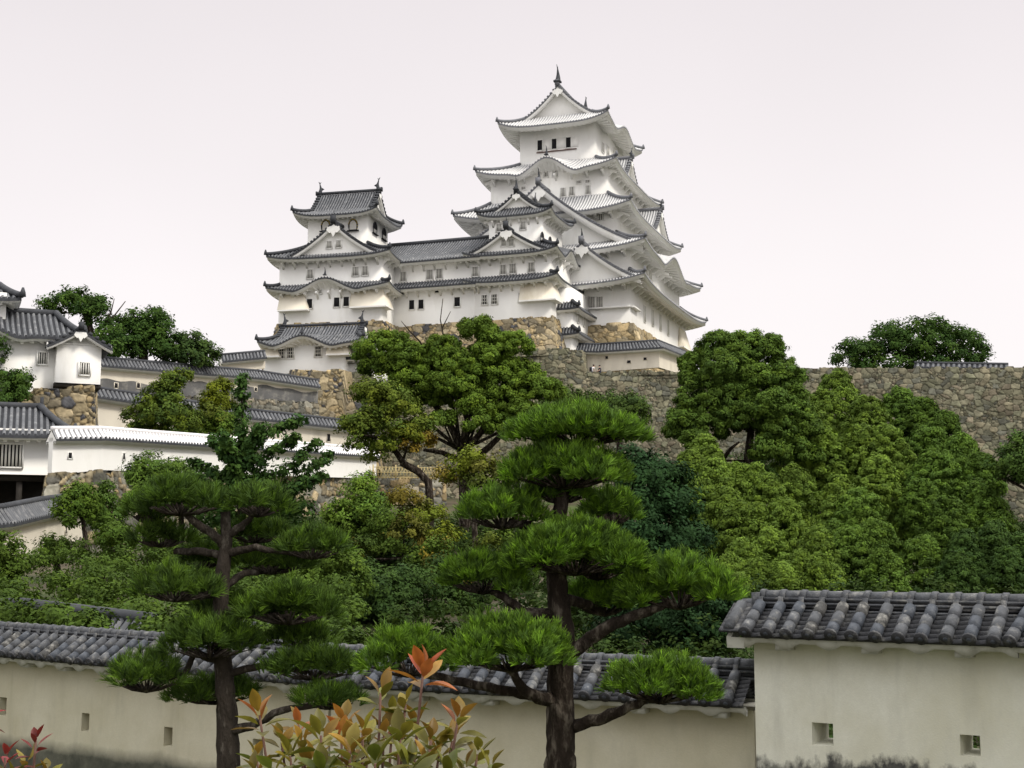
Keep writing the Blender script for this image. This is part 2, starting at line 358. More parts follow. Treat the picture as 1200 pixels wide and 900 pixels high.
# ------------------------------------------------------------------ stone walls
PAL_TAN = np.array([(.44, .34, .19), (.36, .295, .18), (.49, .40, .25), (.30, .255, .17), (.40, .31, .17), (.25, .215, .15), (.44, .36, .22), (.10, .10, .105)])
PAL_OLIVE = np.array([(.195, .185, .125), (.165, .162, .115), (.225, .21, .145), (.185, .175, .122), (.205, .178, .128), (.145, .145, .115), (.245, .22, .15), (.18, .178, .12)])
PAL_GREY = np.array([(.19, .185, .155), (.15, .145, .125), (.24, .23, .19), (.12, .118, .10), (.27, .24, .18)])
def worley(u, v, seed):
    best = np.full(u.shape, 9.); sec = np.full(u.shape, 9.); cid = np.zeros(u.shape, int)
    iu = np.floor(u).astype(int); iv = np.floor(v).astype(int)
    def hsh(a, b, k):
        x = np.sin(a * 127.1 + b * 311.7 + k * 74.7 + seed * 13.3) * 43758.5453; return x - np.floor(x)
    for du in (-1, 0, 1):
        for dv in (-1, 0, 1):
            a = iu + du; b = iv + dv
            fx = a + .12 + .76 * hsh(a, b, 1); fy = b + .12 + .76 * hsh(a, b, 2)
            d = np.maximum(np.abs(u - fx), np.abs(v - fy)) * .45 + .55 * np.hypot(u - fx, v - fy)
            m = d < best; sec = np.where(m, best, np.minimum(sec, d)); cid = np.where(m, a * 7919 + b * 104729, cid); best = np.where(m, d, best)
    return best, sec - best, cid
def stone_wall(name, label, top, zbot, pal, batter=.22, size=(.95, .75), depth=.16, res=.13, seed=1, back=4.0, side=-1, rough_top=.15, cat='stone wall', curve=0.0, parent=None):
    top = [np.asarray(p, float) for p in top]; zb = list(zbot) if np.ndim(zbot) else [zbot] * len(top)
    nrm = []
    for a, b in zip(top[:-1], top[1:]):
        d = (b - a)[:2]; d /= np.linalg.norm(d); nrm.append(np.array([d[1], -d[0]]))   # to the right of travel = toward the camera when running left to right
    mit = []
    for i in range(len(top)):
        n0 = nrm[max(i - 1, 0)]; n1 = nrm[min(i, len(nrm) - 1)]; m_ = n0 + n1; mit.append(m_ / (m_ @ n0 if abs(m_ @ n0) > .2 else .2))
    mb = MB(); acc = 0
    rs = np.random.default_rng(seed)
    for i in range(len(nrm)):
        a, b = top[i], top[i + 1]; Lg = np.linalg.norm((b - a)[:2]); Hh = max(a[2] - zb[i], b[2] - zb[i + 1])
        nu = max(3, int(Lg / res)); nv = max(3, int(Hh / res))
        U, Vv = np.meshgrid(np.linspace(0, 1, nu), np.linspace(0, 1, nv), indexing='ij')
        p = a + (b - a) * U[..., None]; zt = p[..., 2]; zlo = zb[i] + (zb[i + 1] - zb[i]) * U
        dz = (zt - zlo) * Vv; off = mit[i] + (mit[i + 1] - mit[i]) * U[..., None]
        uu = (acc + U * Lg) / size[0]; vv = dz / size[1]
        wu = .35 * np.sin(uu * 1.7 + vv * 2.1 + seed) + .2 * np.sin(vv * 3.7 + uu * .6); wv = .30 * np.sin(uu * 2.3 - vv * .8 + seed * 2) + .18 * np.sin(uu * 5.1)
        f1, ed, cid = worley(uu + wu * .30, vv + wv * .34, seed)
        f2, ed2, cid2 = worley(uu * 2.1 + wu * .3 + 5, vv * 1.9 + wv * .3 + 9, seed + 31)
        sp_ = np.modf(np.abs(np.sin(cid * .771 + 2.2) * 3391.7))[0] < .30
        ed = np.where(sp_, np.minimum(ed, ed2 * .55), ed); cid = np.where(sp_, cid * 31 + cid2, cid)
        cid = cid % 1000003; h1 = np.modf(np.abs(np.sin(cid * .123 + 1.7) * 9137.3))[0]; h2 = np.modf(np.abs(np.sin(cid * .377 + .4) * 5711.9))[0]
        k = np.clip(ed / .17, 0, 1) ** .55
        h3 = np.modf(np.abs(np.sin(cid * .913 + 3.1) * 7717.1))[0]; fu = np.modf(uu)[0] - .5; fv = np.modf(vv)[0] - .5
        dsp = depth * (k * .62 + (h1 - .5) * .5 + (h3 - .5) * fu * .5 + (h2 - .5) * fv * .5 + .07 * np.sin(uu * 17 + h1 * 9) * np.sin(vv * 15 + h2 * 9))
        if rough_top: zt = zt + np.where(Vv < 1e-6, 0, 0); 
        P = np.empty(U.shape + (3,)); o2 = batter * dz + curve * dz * dz + dsp
        P[..., :2] = p[..., :2] + off * o2[..., None]; P[..., 2] = zt - dz
        crest = (h2 - .5) * rough_top * 2 * np.clip(1 - dz / (size[1] * .9), 0, 1); P[..., 2] += crest
        c = pal[(h1 * len(pal)).astype(int) % len(pal)] * (.62 + .62 * h2)[..., None] * (1 + .16 * np.sin(uu * 3.1 + 4 * h1) * np.sin(vv * 2.7 + 4 * h2) + .10 * np.sin(uu * .31 + 1) * np.sin(vv * .43 + seed))[..., None]
        c = c * (.36 + .64 * np.clip((ed - .018) / .085, 0, 1))[..., None]
        mb.grid(P, 0, c.reshape(-1, 3))
        q = P[:, 0]; inn = q.copy(); inn[:, :2] -= off[:, 0] * back; lo = inn.copy(); lo[:, 2] = zlo[:, 0]
        g = np.stack([q, inn, lo], 1); cc = np.broadcast_to(pal[1] * .7, g.shape).reshape(-1, 3); mb.grid(g, 0, cc)
        acc += Lg
    o = mb.build(name, 'stone', parent, smooth=False)
    if parent is None: tag(o, label, cat)
    return o

# ------------------------------------------------------------------ plastered walls with a tiled coping, far ones
def dobei(label, base, hts, parent=None, thick=.45, over=.75, rise=.65, mats=ROOF, wallmat='plaster', p=.34, band=None, holes=(), rib=.09, extra=None, roofname='coping', fas=.3):
    """base: polyline of (x, y, z of the foot); hts: wall height at each point up to the eave"""
    base = [np.asarray(b, float) for b in base]; hts = list(hts) if np.ndim(hts) else [hts] * len(base)
    t_ = thing('plaster_wall', label, 'wall', base[0])
    dirs = [(b - a)[:2] / np.linalg.norm((b - a)[:2]) for a, b in zip(base[:-1], base[1:])]
    mit = []
    for i in range(len(base)):
        d0 = dirs[max(i - 1, 0)]; d1 = dirs[min(i, len(dirs) - 1)]; n0 = np.array([d0[1], -d0[0]]); n1 = np.array([d1[1], -d1[0]]); m_ = n0 + n1; mit.append(m_ / max(m_ @ n0, .3))
    wb = MB(); rb = MB()
    for i in range(len(dirs)):
        a, b = base[i], base[i + 1]; Lg = np.linalg.norm((b - a)[:2])
        ha, hb = hts[i], hts[i + 1]
        def pt(s, off, z):      # s 0..1 along, off outward (array), z absolute rel to eave line
            s = np.asarray(s)[..., None]; m_ = mit[i] + (mit[i + 1] - mit[i]) * s
            xy = (a + (b - a) * s)[..., :2] + m_ * np.asarray(off)[..., None]
            ez = (a[2] + ha) + ((b[2] + hb) - (a[2] + ha)) * s[..., 0]
            return np.concatenate([xy, (ez + z)[..., None]], -1)
        def lo(s, off):
            s = np.asarray(s)[..., None]; m_ = mit[i] + (mit[i + 1] - mit[i]) * s; xy = (a + (b - a) * s)[..., :2] + m_ * np.asarray(off)[..., None]
            return np.concatenate([xy, (a[2] + (b[2] - a[2]) * s[..., 0])[..., None]], -1)
        e = np.array([0., 1.]); t2 = thick / 2
        A = lo(e, np.full(2, t2)); B = pt(e, np.full(2, t2), np.full(2, .1)); Cc = pt(e, np.full(2, -t2), np.full(2, .1)); Dd = lo(e, np.full(2, -t2))
        if band:
            ns = max(8, int(Lg / .4)); ee = np.linspace(0, 1, ns)
            bh = band * (1 + .12 * np.sin(ee * Lg * .7 + 1) + .08 * np.sin(ee * Lg * 2.3))
            lo_ = lo(ee, np.full(ns, t2)); mid = lo_.copy(); mid[:, 2] += bh; hi = pt(ee, np.full(ns, t2), np.full(ns, .1))
            wb.grid(np.stack([lo_, mid], 1), 1); wb.grid(np.stack([mid, hi], 1), 0)
        else: wb.grid(np.stack([A, B], 1), 0)
        wb.grid(np.stack([B, Cc, Dd], 1), 0)
        if i == 0: wb.quad(A[0], B[0], Cc[0], Dd[0])
        if i == len(dirs) - 1: wb.quad(A[1], B[1], Cc[1], Dd[1])
        S, H, MM = rib_cols(0, Lg, p); s = S / Lg; tt = np.linspace(0, 1, 4)
        for sg in (1, -1):
            off = sg * (over * (1 - tt) + .12 * tt); z = rise * (.85 * tt + .15 * tt * tt)
            P = pt(np.repeat(s[:, None], 4, 1), np.repeat(off[None], len(s), 0), z[None] + H[:, None] * rib); rb.grid(P, MM)
            ed = np.stack([pt(s, np.full_like(s, sg * over), H * rib * 1.1), pt(s, np.full_like(s, sg * over), 0 * s - .12)], 1); rb.grid(ed, 2)
            fa = np.stack([pt(e, np.full(2, sg * over), np.full(2, -.12)), pt(e, np.full(2, sg * (over - .08)), np.full(2, -.13)), pt(e, np.full(2, sg * (over - .08)), np.full(2, -.12 - fas * .5)), pt(e, np.full(2, sg * (t2 + .1)), np.full(2, -.02 - fas * .3)), pt(e, np.full(2, sg * t2), np.full(2, -fas))], 1); rb.grid(fa, 3)
        rr = pt(np.linspace(0, 1, 3), np.zeros(3), np.full(3, rise + .1)); rb.tube(rr, .17, 6, 0 if mats is not ROOF else 2)
        for q in (0, 1):
            if (q == 0 and i == 0) or (q == 1 and i == len(dirs) - 1):
                pr = [pt(q * 1., o_, z_) for o_, z_ in ((over, -.1), (0, rise), (-over, -.1))]; rb.ngon(pr, 3)
    w = wb.build('wall_body', [wallmat, 'stain'], t_); rb.build(roofname, mats, t_)
    for (px, py, ww, hh) in holes:      # openings on the front face
        best = None
        for i in range(len(dirs)):
            n = np.array([dirs[i][1], -dirs[i][0]]); r = ray(px, py); q0 = base[i][:2] + n * thick / 2
            t = (q0 @ n) / (r[:2] @ n); pp = r * t; s_ = (pp[:2] - base[i][:2]) @ dirs[i] / np.linalg.norm((base[i + 1] - base[i])[:2])
            if -.01 <= s_ <= 1.01: best = (pp + [0, 0, EYE], dirs[i], n)
        if best:
            C, d, n = best; mb = MB(); U = np.array([d[0], d[1], 0]); N = np.array([n[0], n[1], 0]); Z = np.array([0, 0, 1.])
            mb.boxe(C, U * ww / 2, N * .01, Z * hh / 2, 0)
            for sx in (-1, 1): mb.boxe(C + U * sx * (ww / 2 + .03) + N * .01, U * .03, N * .03, Z * (hh / 2 + .06), 1)
            for sy in (-1, 1): mb.boxe(C + Z * sy * (hh / 2 + .03) + N * .012, U * ww / 2, N * .03, Z * .03, 1)
            mb.build('loophole', ['shade_dark', wallmat], t_)
    return t_
mat('stain', (.125, .125, .125), .9, .3, .9, second=(.30, .29, .26), second_rng=(.5, .72), second_scale=1.2)
# ================================================================== terrain
def terr(x, y):
    ys = np.array([-80, 4.5, 8.5, 30, 45, 60, 75, 100, 122, 140, 175, 260, 400, 900, 5000.]); zs = np.array([1.4, 1.4, -.9, -.9, 1.0, 2.6, 3.8, 5.0, 5.2, 10, 17, 15, 6, -2, -5.])
    z = np.interp(y, ys, zs)
    return z + .25 * np.sin(x * .21 + y * .13) * np.clip((y - 30) / 20, 0, 1) - np.clip((np.abs(x) - 90) / 200, 0, 1) * np.clip(z, 0, 20) * .6
xs = np.concatenate([[-4000, -1500, -600, -300], np.linspace(-160, 160, 81), [300, 600, 1500, 4000]])
ysg = np.concatenate([np.linspace(-80, 0, 9)[:-1], np.linspace(0, 40, 41)[:-1], np.linspace(40, 220, 61), [300, 400, 700, 1500, 4800]])
X, Y = np.meshgrid(xs, ysg, indexing='ij'); mb = MB(); mb.grid(np.stack([X, Y, terr(X, Y)], -1)); struct(mb.build('ground', 'earth', smooth=True))

# ================================================================== main keep
FM = Frame(7.78, 170.0, 19.73)
E1, E2 = FM.e1, FM.e2
keep = thing('main_keep', 'tallest white five-roofed castle keep with pale mortared roofs, at the right of the castle', 'castle keep', FM.P(0, 0, 22.5))
def wtop(a, aw, ai, ze, zt, sag=.3):
    t = (a - aw) / (a - ai); return ze + (zt - ze) * ((1 - sag) * t + sag * t * t) - .12
def part_ring(parent, F, a, b, z0, z1, flare=0, name='wall'):
    mb = MB(); ring(mb, F, a, b, z0, z1, 0, flare); return mb.build(name, 'plaster', parent)
for a, b, z0, z1, fl in ((11.15, 14.35, 29.9, min(wtop(13.51, 11.15, 10.75, 34.35, 36.5), wtop(16.86, 14.35, 12.85, 34.35, 36.5)), 0), (10.75, 12.85, 35.5, wtop(13.24, 10.75, 8.66, 38.7, 41.5), 0), (8.66, 10.86, 40.6, wtop(13.3, 10.86, 10.02, 43.9, 46.6), 0), (7.43, 10.02, 45.6, wtop(11.52, 10.02, 6.32, 49.7, 52.3) - .0, 0), (4.93, 6.32, 51.4, 57.6, 0)):
    part_ring(keep, FM, a, b, z0, z1, fl)
def roof(parent, F, mats, finials=(), name='roof', **k):
    mb = MB(); skirt(mb, F, **k); o = mb.build(name, mats, parent); return o
roof(keep, FM, ROOFW, a=13.51, b=16.86, ai=10.75, bi=12.85, ze=34.35, zt=36.5, aw=11.15, bw=14.35, up=.9, brackets=1.7, soff=.45)
roof(keep, FM, ROOFW, a=13.24, b=15.24, ai=8.66, bi=10.86, ze=38.7, zt=41.5, aw=10.75, bw=12.85, up=.95, bumps={'r': (0, 5.8, 1.7)}, brackets=2.0, soff=.4)
roof(keep, FM, ROOFW, a=11.1, b=13.3, ai=7.43, bi=10.02, ze=43.9, zt=46.6, aw=8.66, bw=10.86, up=.9, brackets=2.0, soff=.4)
roof(keep, FM, ROOFW, a=8.93, b=11.52, ai=4.93, bi=6.32, ze=49.7, zt=52.3, aw=7.43, bw=10.02, up=.9, bumps={'f': (0.2, 3.6, 1.7)}, brackets=2.0, soff=.4)
top = MB(); skirt(top, FM, a=7.13, b=8.52, ai=4.4, bi=5.9, ze=56.5, zt=58.3, aw=4.93, bw=6.32, up=.95, bumps={'r': (0, 4.6, 1.3)}, soff=.4)
top_o = top.build('roof', ROOFW, keep)
g = MB(); gable(g, FM.P(0, -6.3, 62.1), -E2, 4.7, 4.0, 6.3, band=.55); gable(g, FM.P(0, 6.3, 62.1), E2, 4.7, 4.0, 6.3, band=.55); g.build('gable', ROOFW, keep)
finial(FM.P(0, -6.2, 62.6), 1.9, top_o, face=E2); finial(FM.P(0, 6.2, 62.6), 1.9, top_o, face=-E2)
g = MB(); gable(g, FM.P(0.05, -14.0, 47.35), -E2, 12.6, 8.2, 6.5, band=.9, wall_in=1.1, verge=.7); go = g.build('gable', ROOFW, keep); finial(FM.P(0.05, -13.9, 47.9), 1.3, go, face=E2)
for u in (6.1, -6.1):
    g = MB(); gable(g, FM.P(u, -16.6, 39.2), -E2, 6.9, 4.6, 5.0, band=.6, wall_in=.9); go = g.build('gable', ROOFW, keep); finial(FM.P(u, -16.5, 39.6), 1.2, go, face=E2)
for (px, py, u, w, h) in ((741, 186, 8.6, 3.0, 3.0), (776, 246, 10.8, 3.6, 3.4)):
    v, z = FM.side(px, py, u)
    g = MB(); gable(g, FM.P(u, v, z), E1, w, h, 4.2, band=.5, wall_in=.6); go = g.build('gable', ROOFW, keep); finial(FM.P(u, v, z + .3), 1.0, go, face=-E1)
finial(FM.P(.2, -11.4, 51.7), 1.0, keep, face=E2)
# openings
for px in (632.8, 649.6, 666.2): wf(keep, FM, -6.32, px, 170.5 - (px - 632) * .10, .62, 1.3, 'open')
mb = MB(); u0, z0 = FM.front(629, 178.5, -6.32); u1, _ = FM.front(676, 175, -6.32); mb.boxe(FM.P((u0 + u1) / 2, -6.42, z0 - .1), np.append(E1, 0) * (u1 - u0) / 2, np.append(E2, 0) * .06, [0, 0, .05]); mb.build('sill', 'sill_red', keep)
for px in (641.3, 657.8, 673.5):
    u0, z0 = FM.front(px, 170 - (px - 632) * .1, -6.32); mb = MB(); mb.boxe(FM.P(u0, -6.36, z0), np.append(E1, 0) * .48, np.append(E2, 0) * .05, [0, 0, .66]); mb.build('shutter', 'plaster', keep)
for px, py, w, h, nb in ((640, 203.5, .55, .8, 2), (650.7, 202.5, .65, .85, 3), (687.5, 200, .6, .6, 3), (602.7, 208.5, .6, .5, 3), (660, 225.5, .62, 1.05, 3), (670.3, 224.2, .62, 1.05, 3), (689.3, 222.5, .62, 1.05, 3), (604.5, 222, .55, .35, 3), (613.5, 220.7, .55, .35, 3), (678.7, 213.5, .6, .35, 3), (689, 212.7, .6, .35, 3)):
    wf(keep, FM, -10.02, px, py, w, h, 'lattice', nb)
wf(keep, FM, -10.86, 704, 254.5, .75, .7, 'lattice', 3)
for px, py in ((706, 173), (712, 177), (718, 182)): wr(keep, FM, 4.93, px, py, 1.0, 1.2, 'lattice', 3)
wf(keep, FM, -12.85, 654.2, 279, .8, 1.3, 'grid', 3)
for px, py in ((693.5, 396.5), (702.8, 396.5)): wf(keep, FM, -14.35, px, py - 41 + 0, 0.75, 1.5, 'lattice', 4)
for px, py in ((755, 368), (764.5, 372.5), (773.5, 378), (782.5, 384)): wr(keep, FM, 11.15, px, py, .7, 1.9, 'lattice', 3)
for px, py in ((757, 315), (762, 318)): wr(keep, FM, 10.75, px, py, .8, 2.0, 'lattice', 3)
mb = MB(); mb.boxe(FM.P(8.2, -14.6, 31.9), np.append(E1, 0) * 3.0, np.append(E2, 0) * .25, [0, 0, .1]); mb.boxe(FM.P(11.4, -12.9, 31.9), np.append(E1, 0) * .25, np.append(E2, 0) * 1.5, [0, 0, .1]); mb.build('stone_drop', 'plaster', keep)
chute(keep, FM, 10.9, 11.2, 10.5, 14.35, 31.0, 33.6)

# ================================================================== west small keep with its gallery
FW = Frame(*(np.array([4.9, 145.0]) - 5.57 * E1 + 5.75 * E2), 19.73)
wk = thing('small_keep', 'small grey-roofed three-tier tower close in front of the main keep', 'castle tower', FW.P(0, 0, 29.6))
part_ring(wk, FW, 4.45, 4.6, 29.5, wtop(5.75, 4.6, 3.6, 36.75, 38.4))
part_ring(wk, FW, 3.15, 3.6, 37.6, 41.75)
roof(wk, FW, ROOF, a=5.57, b=5.75, ai=4.45, bi=4.6, ze=33.75, zt=34.55, aw=4.45, bw=4.6, up=.5, brackets=1.4, thick=.42, sides='frb')
roof(wk, FW, ROOF, a=5.57, b=5.75, ai=3.15, bi=3.6, ze=36.75, zt=38.4, aw=4.45, bw=4.6, up=.55, bumps={'r': (-.3, 2.6, 1.1)}, brackets=1.4, thick=.42, sides='frb')
tr = roof(wk, FW, ROOF, a=4.45, b=4.25, ai=2.5, bi=2.9, ze=41.45, zt=42.6, aw=3.15, bw=3.6, up=.6, brackets=1.2, thick=.4, p=.33)
g = MB(); gable(g, FW.P(0, -3.4, 44.35), -E2, 2.9, 2.1, 3.4, band=.4, p=.33, wall_in=.5); gable(g, FW.P(0, 3.4, 44.35), E2, 2.9, 2.1, 3.4, band=.4, p=.33, wall_in=.5); go = g.build('gable', ROOF, wk); finial(FW.P(0, -3.4, 44.6), 1.25, go, face=E2); finial(FW.P(0, 3.4, 44.6), 1.25, go, face=-E2)
u, z = FW.front(593, 267.5, -5.6)
g = MB(); gable(g, FW.P(u, -5.6, z), -E2, 5.1, z - 36.85, 3.6, band=.42, p=.33, wall_in=.6, verge=.4); go = g.build('gable', ROOF, wk); finial(FW.P(u, -5.5, z + .3), .9, go, face=E2)
for px in (590.5, 599.3): wf(wk, FW, -5.0, px, 284.5, .6, .75, 'lattice', 4)
for px, py in ((585, 267), (613, 264.5)): wf(wk, FW, -3.6, px, py, .65, .85, 'lattice', 4)
for px, py in ((634.7, 278), (644, 283.5)): wr(wk, FW, 3.15, px, py, .8, 1.0, 'arch')
for px, py in ((557.3, 318.3), (589.9, 315.9), (601, 314.8), (622.9, 313.2)): wf(wk, FW, -4.6, px, py, .75, 1.05, 'lattice', 4)
for px, py, st in ((536, 353.8, 'open'), (568, 351.5, 'grid'), (579.5, 350.8, 'grid'), (611.5, 348.5, 'grid')): wf(wk, FW, -4.6, px, py, .68, 1.05, st, 3)
chute(wk, FW, 1.0, 4.5, -4.65, -2.8, 31.5, 33.4)
for px, py in ((659, 359), (665, 341)): wr(wk, FW, 4.45, px, py, .5, 1.1, 'lattice', 3)
chute(wk, FW, 4.2, 4.5, 1.6, 3.6, 31.3, 33.4)

# gallery between the two small keeps
gal = thing('gallery', 'long white two-storey gallery with grey roof linking the two small towers', 'castle gallery', FW.P(-11, 0, 29.6))
mb = MB(); P = [FW.P(u, v, z) for z in (29.5, 37.3) for u, v in ((-19, -4.58), (-4, -4.58), (-4, 4.5), (-19, 4.5))]
mb.add(P, [[0, 1, 5, 4], [1, 2, 6, 5], [2, 3, 7, 6], [3, 0, 4, 7], [4, 5, 6, 7]]); mb.build('wall', 'plaster', gal)
class Shift:
    def __init__(s, F, du): s.F = F; s.du = du
    def P(s, u, v, z): return s.F.P(np.asarray(u) + s.du, v, z)
SF = Shift(FW, -11.3)
roof(gal, SF, ROOF, a=7.4, b=5.75, ai=7.4, bi=4.6, ze=33.75, zt=34.55, aw=7.4, bw=4.58, up=0, brackets=1.4, thick=.42, sides='f', hips=False)
gr = MB(); skirt(gr, SF, a=7.9, b=5.72, ai=7.9, bi=.05, ze=36.75, zt=40.1, aw=7.9, bw=4.58, up=0, brackets=1.4, thick=.42, sides='fb', hips=False, p=.34)
gr.tube([FW.P(-19.2, 0, 40.25), FW.P(-3.0, 0, 40.25)], .27, 6, 2); gr.build('roof', ROOF, gal)
for px, py in ((472.8, 324.3), (503.8, 321.9), (515, 320.8), (557.3 - 40 + 40, 318)):
    if px < 545: wf(gal, FW, -4.58, px, py, .75, 1.05, 'lattice', 4)
for px, py in ((482.7, 357.3), (493.6, 356.8)): wf(gal, FW, -4.58, px, py, .62, 1.05, 'open')
wf(gal, FW, -4.58, 512.8, 341, .6, .4, 'open')

# ================================================================== north-west small keep
ia = 14.0
_n = at(456, 329, 147.5); _fi = Frame(0, 0, ia)
FI = Frame(*(_n[:2] - 7.35 * _fi.e1 + 6.5 * _fi.e2), ia); e1i, e2i = FI.e1, FI.e2
ik = thing('small_keep', 'separate small grey-roofed tower with arched upper windows at the left end of the castle', 'castle tower', FI.P(0, 0, 29.5))
part_ring(ik, FI, 6.15, 5.4, 29.5, wtop(6.5, 5.4, 3.4, 36.95, 38.9))
part_ring(ik, FI, 3.65, 3.4, 37.6, 42.65)
roof(ik, FI, ROOF, a=7.35, b=6.5, ai=6.1, bi=5.35, ze=33.35, zt=34.15, aw=6.15, bw=5.4, up=.5, bumps={'f': (-.3, 3.7, 1.25)}, brackets=1.4, thick=.42)
roof(ik, FI, ROOF, a=7.35, b=6.5, ai=3.65, bi=3.4, ze=36.95, zt=38.9, aw=6.15, bw=5.4, up=.5, brackets=1.4, thick=.42)
tr = roof(ik, FI, ROOF, a=5.1, b=4.55, ai=3.6, bi=2.3, ze=42.3, zt=43.4, aw=3.65, bw=3.4, up=.65, thick=.42, p=.33)
g = MB(); gable(g, FI.P(3.9, 0, 45.9), e1i, 2.4, 2.6, 3.9, band=.4, p=.33, wall_in=.45, drp=lambda t: .8 * t + .2 * (1 - (1 - t) ** 2)); gable(g, FI.P(-3.9, 0, 45.9), -e1i, 2.4, 2.6, 3.9, band=.4, p=.33, wall_in=.45, drp=lambda t: .8 * t + .2 * (1 - (1 - t) ** 2)); go = g.build('gable', ROOF, ik)
finial(FI.P(3.7, 0, 46.1), 1.3, go, face=-e1i); finial(FI.P(-3.7, 0, 46.1), 1.3, go, face=e1i)
u, z = FI.front(390.7, 261, -6.2)
g = MB(); gable(g, FI.P(u, -6.2, z), -e2i, 5.6, z - 37.1, 3.6, band=.5, p=.33, wall_in=.6, verge=.4); go = g.build('gable', ROOF, ik); finial(FI.P(u, -6.1, z + .3), 1.0, go, face=e2i)
finial(FI.P(-.3, -6.3, 34.9), .8, ik, face=e2i)
for px, py in ((382, 264.5), (414, 263.8)): wf(ik, FI, -3.4, px, py, .95, 1.2, 'arch_gold')
for px, py in ((438.9, 267.5), (449.5, 274.5)): wr(ik, FI, 3.65, px, py, 1.1, 1.25, 'arch')
for px, py in ((386, 286.8), (396.8, 286)): wf(ik, FI, -5.6, px, py, .62, .8, 'lattice', 4)
for px, py in ((363.5, 321.3), (416.8, 318.1), (428, 317.3)): wf(ik, FI, -5.4, px, py, .75, 1.0, 'lattice', 4)
for px, py in ((363, 356), (394.8, 354.3), (406, 353.5)): wf(ik, FI, -5.4, px, py, .65, 1.05, 'open')
for px, py in ((373.5, 341.3), (415.2, 340)): wf(ik, FI, -5.4, px, py, .8, .5, 'lattice', 4)
chute(ik, FI, -6.0, -3.1, -5.45, -4.0, 31.2, 33.1)
chute(ik, FI, 2.6, 6.2, -5.45, -3.8, 31.2, 33.1)
# roofs of the gallery that runs on behind it
ng = thing('gallery', 'tips of two low roofs peeping out behind the left tower', 'castle gallery', FI.P(-5, 10, 29.6))
FN = Frame(*FI.P(-3.2, 14, 0)[:2], ia)
mb = MB(); ring(mb, FN, 3.6, 8.0, 29.0, 37.0); mb.build('wall', 'plaster', ng)
roof(ng, FN, ROOF, a=4.85, b=9, ai=3.6, bi=7.5, ze=33.6, zt=34.4, aw=3.6, bw=8, up=.5, thick=.42)
roof(ng, FN, ROOF, a=4.85, b=9, ai=.1, bi=6, ze=36.6, zt=39.0, aw=3.6, bw=8, up=.5, thick=.42)
roof(ng, FN, ROOF, a=5.1, b=9, ai=3.6, bi=7.5, ze=30.6, zt=31.4, aw=3.6, bw=8, up=.5, thick=.42)

# ================================================================== turreted gate building below the left tower
ga = 12.0
_n = at(427, 396.5, 137.0); _f = Frame(0, 0, ga)
FG = Frame(*(_n[:2] - 5.75 * _f.e1 + 3.6 * _f.e2), ga)
gb = thing('gate_turret', 'low white turret with wavy grey roof on tan stone below the left tower', 'castle turret', FG.P(0, 0, 22.5))
zg = at(427, 396.5, 137.0)[2]
_, zf0 = FG.front(350, 434, -2.6)
u0, _ = FG.front(309, 420, -2.6); u1, _ = FG.front(403, 420, -2.6)
mb = MB(); cu = (u0 + u1) / 2; FG2 = Frame(*FG.P(cu, 0, 0)[:2], ga); ring(mb, FG2, (u1 - u0) / 2, 2.6, zf0 - .3, zg - .1, 0, 0)
mb.build('wall', 'plaster', gb)
mb = MB(); ring(mb, Frame(*FG.P(u1 + 1.9, .9, 0)[:2], ga), 2.2, 2.0, zf0 - 2.2, zg - .3, 0, 0); mb.build('wall', 'plaster', gb)
roof(gb, FG, ROOF, a=5.75, b=3.9, ai=4.5, bi=1.6, ze=zg - .45, zt=zg + .75, aw=4.3, bw=2.6, up=.55, bumps={'f': (-.9, 3.2, 1.0)}, thick=.4, p=.33)
g = MB(); dl = lambda t: .85 * t + .15 * (1 - (1 - t) ** 2)
for sg in (1, -1): gable(g, FG.P(4.7 * sg, 0, zg + 2.05), FG.e1 * sg, 1.75, 1.4, 4.7, band=.35, p=.33, wall_in=.4, drp=dl)
go = g.build('gable', ROOF, gb)
for sg in (1, -1): finial(FG.P(4.4 * sg, 0, zg + 2.3), 1.2, go, face=-FG.e1 * sg)
finial(FG.P(-.9, -3.8, zg + .75), .8, gb, face=FG.e2)
mb = MB(); skirt(mb, Frame(*FG.P(u1 + 1.9, .9, 0)[:2], ga), a=2.4, b=2.9, ai=2.3, bi=1.9, ze=zg - 1.75, zt=zg - 1.0, aw=2.2, bw=2.0, up=.1, thick=.3, sides='f', hips=False, p=.33); mb.build('pent_roof', ROOF, gb)
for px, py in ((330, 414.3), (340.6, 413.8), (373, 412)): wf(gb, FG, -2.6, px, py, .7, 1.05, 'grid', 3)
chute(gb, FG, u0 - .3, u0 + 1.2, -2.65, -1.4, zf0 + 1.5, zg - .2); chute(gb, FG, u1 - 1.7, u1 + .05, -2.65, -1.4, zf0 + 1.5, zg - .2)

# small block with pent roofs in the nook between small keep and main keep
v0_, _ = FW.side(670.5, 385, 6.1); v1_, _ = FW.side(692, 385, 6.1); vc = (v0_ + v1_) / 2; hv = (v1_ - v0_) / 2
FC = Frame(*FW.P(4.35, vc, 0)[:2], 19.73)
nk = thing('connecting_wing', 'narrow white wing with stacked pent roofs between the small tower and the main keep', 'castle wing', FC.P(0, 0, 24.5))
mb = MB(); ring(mb, FC, 1.75, hv, 24.0, 33.2); mb.build('wall', 'plaster', nk)
for px, py in ((674, 359), (674, 389)):
    _, ze = FW.side(px, py, 6.9); roof(nk, FC, ROOF, a=2.7, b=hv + .6, ai=1.75, bi=hv, ze=ze, zt=ze + .8, aw=1.75, bw=hv, up=0.15, thick=.38, sides='fr')
for px, py in ((677, 372), (684, 376), (677, 399), (684, 402)): wr(nk, FW, 6.1, px, py, .55, 1.15, 'lattice', 2)

